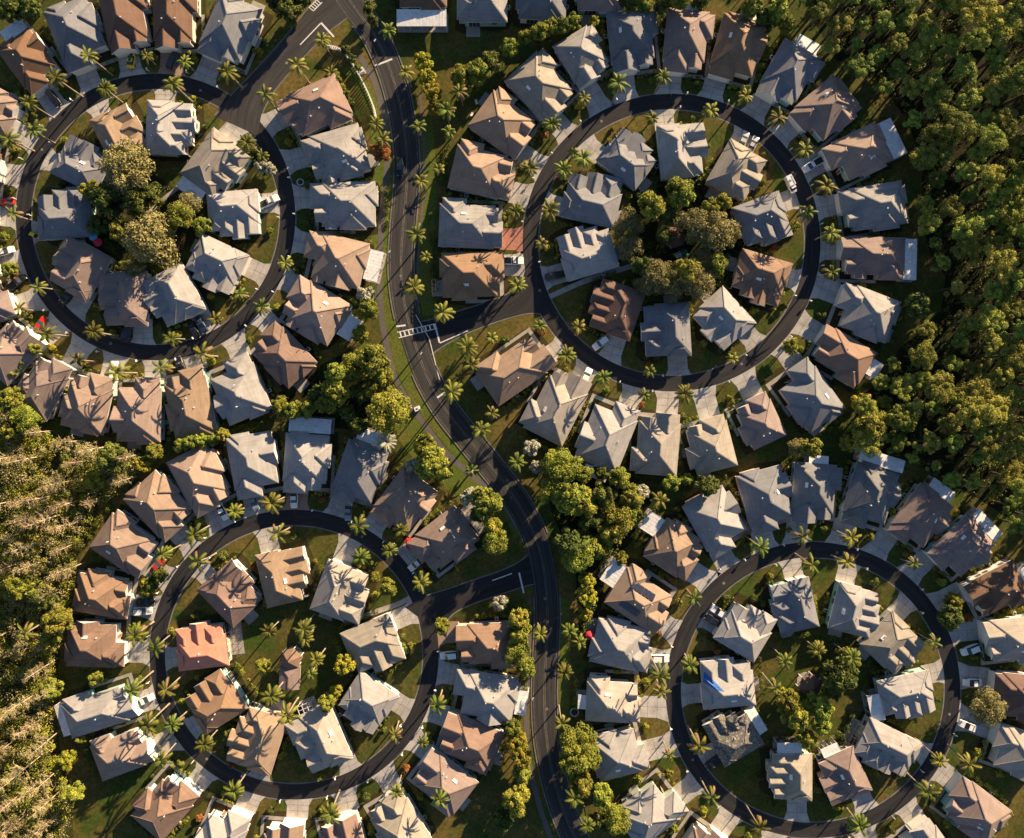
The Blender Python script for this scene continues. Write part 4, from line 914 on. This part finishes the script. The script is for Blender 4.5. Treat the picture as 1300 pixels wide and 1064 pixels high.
CARS = [(166,75,.1,-1,'coupe','yellow'),(219,77,.35,-1,'suv','dark grey'),(68,125,.75,1,'suv','black'),(6,256,-1,.1,'sedan','red'),(45,299,1,.5,'cart','yellow'),(6,319,1,-.3,'sedan','white'),(21,359,1,-.8,'pickup','black'),(83,378,.8,-1,'sedan','black'),(51,412,.6,-1,'sedan','red'),(145,470,0,-1,'suv','white'),(161,422,.25,-1,'suv','dark blue'),(246,419,.5,1,'sedan','black'),(255,412,.5,1,'sedan','dark blue'),(230,466,-.4,-1,'pickup','black'),(341,256,1,-.5,'pickup','white'),
 (944,177,.45,-1,'sedan','silver'),(956,183,.5,-1,'sedan','silver'),(1032,209,-1,.6,'pickup','white'),(1004,234,.5,1,'truck','white'),(705,350,-1,.2,'pickup','dark grey'),(763,435,-.9,.7,'suv','white'),(651,331,1,0,'pickup','white'),(744,478,.5,-1,'suv','white'),
 (282,650,.5,1,'sedan','white'),(373,634,0,1,'sedan','white'),(322,637,.35,1,'sedan','grey blue'),(442,650,-.05,1,'sedan','grey blue'),(528,716,-1,.9,'sedan','white'),(181,776,1,-.05,'suv','white'),(184,764,1,-.05,'sedan','black'),(184,889,1,-.45,'sedan','white'),(211,936,.8,-1,'suv','dark grey'),(200,718,.8,-1,'sedan','red'),(570,832,-1,.08,'suv','white'),
 (913,777,-1,-.6,'suv','white'),(906,788,-1,-.6,'suv','black'),(838,836,1,.02,'suv','white'),(906,968,-.9,.7,'suv','black'),(1232,825,-1,.4,'suv','white'),(1235,867,-1,.0,'sedan','white'),(1229,922,-1,-.4,'sedan','white')]
for c_ in CARS: car(*c_)
car(508,211,0,1,'suv','teal','dark teal car driving down the shaded main road')

# ------------------------------------------------------------------ gazebos, tables, umbrellas, odd things
def gazebo(px, py, rad, extra, label):
    x, y = P(px, py, 3); o = empty('gazebo', x, y, R(15)); rf_ = MB(); n = 6
    ring = [(rad*math.cos(2*math.pi*i/n), rad*math.sin(2*math.pi*i/n), 2.6) for i in range(n)]; ap = (0, 0, 2.6+rad*.55)
    for i in range(n):
        rf_.face([ring[i], ring[(i+1)%n], ap]); a, b = ring[i], ring[(i+1)%n]; rf_.face([(a[0],a[1],2.42),(b[0],b[1],2.42),b,a])
        rf_.bar((a[0],a[1],2.62), (0,0,ap[2]+.02), .2, .08)
    rf_.face([(p[0],p[1],2.42) for p in ring][::-1]); rf_.build('roof', ROOF['B' if extra else 'D'][1], o)
    for i in range(n):
        q = MB(); q.bar((ring[i][0]*.88, ring[i][1]*.88, 0), (ring[i][0]*.88, ring[i][1]*.88, 2.45), .16); q.build('post', M['trim'], o)
    q = MB(); q.tube([(0,0,0),(0,0,.09)], [rad*.8]*2, 12); q.build('floor_slab', M['concpath'], o)
    if extra:
        q = MB(); hip(q, -2.6, 2.6, -rad-4.6, -rad*.55, 2.5, R(17), (0, 1), 'y'); q.build('wing_roof', [ROOF['M'][1], M['trim'], ROOF['M'][1]], o, rot=(0, 0, -R(18)))
    tag(o, label, 'gazebo')
gazebo(368, 838, 2.9, True, 'brown roofed gazebo with a wing on the lawn of the lower left circle')
gazebo(858, 300, 2.9, False, 'dark brown gazebo among the trees of the upper right circle')
gazebo(1030, 872, 3.0, False, 'dark gazebo under trees in the lower right circle')
def table(px, py, rz, m, label):
    x, y = P(px, py); o = empty('picnic_table', x, y, rz); q = MB(); q.box(-.9,.9,-.4,.4,.72,.77); q.build('table_top', M[m], o)
    for s in (-1, 1):
        q = MB(); q.box(-.9,.9,s*.75-.14,s*.75+.14,.43,.47); q.build('bench_seat', M[m], o)
        q = MB(); q.bar((s*.6,-.75,.4),(s*.6,.75,.4),.07); q.bar((s*.6,-.6,0),(s*.6,-.2,.72),.07); q.bar((s*.6,.6,0),(s*.6,.2,.72),.07); q.build('leg', M['bar'], o)
    tag(o, label, 'picnic table', 'picnic tables')
table(861, 325, .5, 'white', 'white picnic table below the dark gazebo of the upper right circle')
table(868, 322, .5, 'greencloth', 'green picnic table below the dark gazebo of the upper right circle')
table(867, 331, .5, 'greencloth', 'green picnic table lower down beside the gazebo, upper right circle')
def umbrella(px, py, m, label):
    x, y = P(px, py, 2.2); o = empty('patio_umbrella', x, y); q = MB(); n = 8; r_ = 1.15
    pt_ = [(r_*math.cos(2*math.pi*i/n), r_*math.sin(2*math.pi*i/n), 2.1) for i in range(n)]
    for i in range(n):
        q.face([pt_[i], pt_[(i+1)%n], (0,0,2.65)]); a, b = pt_[i], pt_[(i+1)%n]; q.face([(a[0],a[1],1.95),(b[0],b[1],1.95),b,a])
    q.build('canopy', M[m], o); q = MB(); q.tube([(0,0,0),(0,0,2.7)], [.03,.03], 6); q.build('pole', M['bar'], o)
    q = MB(); q.tube([(0,0,0),(0,0,.1)], [.3,.25], 10); q.build('base', M['black'], o); tag(o, label, 'umbrella')
umbrella(749, 807, 'redcloth', 'bright red patio umbrella beside the main road')
umbrella(117.5, 300, 'bluecloth', 'turquoise patio umbrella inside the upper left circle')
umbrella(123.5, 307.5, 'redcloth', 'red patio umbrella next to the turquoise one')
def trampoline(px, py, r_, label, m='black', name='trampoline'):
    x, y = P(px, py); o = empty(name, x, y); q = MB(); n = 20
    pts_ = [(r_*math.cos(2*math.pi*i/n), r_*math.sin(2*math.pi*i/n)) for i in range(n)]
    q.tube([(0,0,.5),(0,0,.54)], [r_*.82]*2, 20); q.build('mat', M[m], o); q = MB()
    for i in range(n): q.bar((*pts_[i], .52), (*pts_[(i+1)%n], .52), .3, .08)
    q.build('rim', M['conc'], o)
    for i in range(0, n, 5): q = MB(); q.bar((*pts_[i], 0), (*pts_[i], .5), .06); q.build('leg', M['bar'], o)
    tag(o, label, 'trampoline')
trampoline(729, 903, 1.0, 'small round trampoline on the lawn east of the main road')
trampoline(382, 232, .8, 'small round trampoline beside a driveway outside the upper left ring')
def signbox(px, py, s, label):
    x, y = P(px, py); o = empty('utility_cabinet', x, y, .4); q = MB(); q.box(-s,s,-s*.8,s*.8,.1,1.1); q.box(-s*1.05,s*1.05,-s*.85,s*.85,1.1,1.16); q.build('cabinet', M['white'], o)
    q = MB(); q.box(-s*1.3,s*1.3,-s*1.1,s*1.1,0,.1); q.build('base', M['conc'], o); q = MB(); q.box(-s*.4,s*.4,-s*.3,s*.3,1.16,1.2); q.build('hatch', M['black'], o); tag(o, label, 'cabinet')
signbox(459.5, 91.5, .7, 'white utility cabinet with dark hatch on the verge near the top junction')
signbox(530, 519, .6, 'white utility cabinet beside the footpath at the grove')
def post(px, py, h, label):
    x, y = P(px, py); o = empty('street_lamp', x, y, 1); q = MB(); q.tube([(0,0,0),(0,0,h)], [.09,.06], 6); q.build('pole', M['black'], o)
    q = MB(); q.bar((0,0,h),(1.2,0,h+.15), .06); q.build('arm', M['black'], o); q = MB(); q.box(.9,1.6,-.15,.15,h+.08,h+.2); q.build('lamp_head', M['bar'], o); tag(o, label, 'street lamp', 'street lamps on the main road')
post(598, 600, 5, 'street lamp on the grass verge at the long bend'); post(535, 455, 5, 'street lamp just below the crosswalk'); post(496, 330, 5, 'street lamp on the grass strip above the crosswalk')
post(478, 70, 5, 'street lamp near the top junction'); post(672, 880, 5, 'street lamp by the footpath near the bottom of the main road')
def flowerbed(px, py, d, label):
    v = SHR[0]; me = leafmesh('crown', [(0,0,.8),(.7,.3,.7),(-.6,.5,.8),(.1,-.7,.9)], [.9,.7,.7,.8], 200, .17, M['flower'], 77)
    x, y = P(px, py); o = empty('flowering_bush', x, y); inst('trunk', v[0], o); inst('crown', me, o); o.scale = (d, d, d); tag(o, label, 'bush')
flowerbed(521, 688, 1.2, 'bright red flowering bush beside the brown roofed house with skylights')
flowerbed(203, 727, 1.0, 'red flowering bush at the kerb inside the thicket of driveways')
def fence(pts, label, hgt=1.7):
    p = catmull(pts, 6); w = [P(*q) for q in p]; x0, y0 = w[0]; o = empty('fence', x0, y0); rail = MB()
    for a, b in zip(w[:-1], w[1:]):
        for z in (.35, hgt-.1): rail.bar((a[0]-x0, a[1]-y0, z), (b[0]-x0, b[1]-y0, z), .09, .12)
    rail.build('rail', M['trim'], o)
    d = 0; q = MB(); last = w[0]
    for a, b in zip(w[:-1], w[1:]):
        l = math.hypot(b[0]-a[0], b[1]-a[1]); n = max(1, round(l/1.6))
        for i in range(n):
            x, y = a[0]+(b[0]-a[0])*i/n-x0, a[1]+(b[1]-a[1])*i/n-y0; q = MB(); q.box(-.14, .14, -.14, .14, 0, hgt); q.box(-.18, .18, -.18, .18, hgt, hgt+.08); q.build('post', M['trim'], o, loc=(x, y, 0))
    tag(o, label, 'fence')
fence([(419,62),(433,66),(446,80),(457,98),(467,118),(475,138),(478,152)], 'pale post and rail fence curving along the verge near the top junction')
def lounge(px, py, rz, m, label):
    x, y = P(px, py); o = empty('garden_chair', x, y, rz); q = MB(); q.box(-.3,.3,-.5,.3,.35,.42); q.build('seat', M[m], o); q = MB(); q.face([(-.3,.3,.4),(.3,.3,.4),(.3,.55,1.0),(-.3,.55,1.0)]); q.build('backrest', M[m], o)
    for a in (-1, 1):
        for b in (-.45, .28): q = MB(); q.bar((a*.27,b,0),(a*.27,b,.36),.05); q.build('leg', M['bar'], o)
    tag(o, label, 'chair', 'garden chairs')
lounge(605, 131, .3, 'white', 'white garden chair behind the tan roofed house, nearer the bushes'); lounge(599, 146, 2.6, 'white', 'white garden chair behind the tan roofed house, nearer the lawn')
lounge(735, 883, 1, 'white', 'white chair on the dark patio east of the main road, upper one'); lounge(739, 890, 1.4, 'white', 'white chair on the dark patio east of the main road, lower one')
# blue tarp over part of the grey roof (lower right circle)
hh = min(HOUSES, key=lambda h: math.hypot(h['px']-923, h['py']-867))
tm = MB(); f_ = Vector((math.cos(hh['rz']+math.pi/2), math.sin(hh['rz']+math.pi/2)))
tarp_at = []
for p in ((893.5,852,3.0),(919,877,4.4),(907,874,4.0),(892.5,866,3.0)): tarp_at.append((*P(p[0], p[1], p[2]), p[2]))

# ------------------------------------------------------------------ light and camera
w = bpy.data.worlds.new('World'); sc.world = w; w.use_nodes = True; nt = w.node_tree
sky = nt.nodes.new('ShaderNodeTexSky'); sky.sky_type = 'NISHITA'; sky.sun_disc = False; sky.sun_elevation = SUN_EL
az = math.atan2(SUN_DIR.x, SUN_DIR.y); sky.sun_rotation = az; sky.air_density = .8; sky.dust_density = .25; sky.ozone_density = 1.6
nt.links.new(sky.outputs[0], nt.nodes['Background'].inputs[0]); nt.nodes['Background'].inputs[1].default_value = .05
sl = bpy.data.lights.new('sun', 'SUN'); sl.energy = 5; sl.angle = R(.55); sl.color = (1, .74, .45); so = bpy.data.objects.new('sun', sl); C.objects.link(so)
dv = Vector((SUN_DIR.x, SUN_DIR.y, 0)).normalized()*math.cos(SUN_EL)+Vector((0, 0, math.sin(SUN_EL)))
so.rotation_euler = dv.to_track_quat('Z', 'Y').to_euler(); so.location = dv*300
cam = bpy.data.cameras.new('camera'); co = bpy.data.objects.new('camera', cam); C.objects.link(co); sc.camera = co
co.location = (0, 0, H); cam.sensor_width = 36; cam.sensor_fit = 'HORIZONTAL'; cam.lens = 36*H/(1300*S); cam.shift_y = -(532-NY)/1300
cam.clip_end = 3000; cam.clip_start = 1
# lay the tarp just above whatever roof is below it
bpy.context.view_layer.update(); dg = bpy.context.evaluated_depsgraph_get()
N_ = 14; tq = MB(); A_, B_, C_, D_ = [Vector(p[:2]) for p in tarp_at]; hgt = {}
for i in range(N_+1):
    for j in range(N_+1):
        a, b = i/N_, j/N_; q = A_.lerp(B_, a).lerp(D_.lerp(C_, a), b)
        hit = sc.ray_cast(dg, Vector((q.x, q.y, 40)), Vector((0, 0, -1))); hgt[i, j] = (q.x, q.y, (hit[1].z if hit[0] else 3)+.07)
for i in range(N_):
    for j in range(N_): tq.face([hgt[i,j], hgt[i+1,j], hgt[i+1,j+1], hgt[i,j+1]])
tag(tq.build('tarpaulin', M['tarp']), 'bright blue tarpaulin over part of a light grey roof, lower right circle', 'tarpaulin')
sc.view_settings.view_transform = 'Standard'; sc.view_settings.look = 'None'; sc.view_settings.exposure = 1.55; sc.view_settings.gamma = 1
sc.cycles.max_bounces = 5; sc.cycles.diffuse_bounces = 2; sc.cycles.transparent_max_bounces = 4
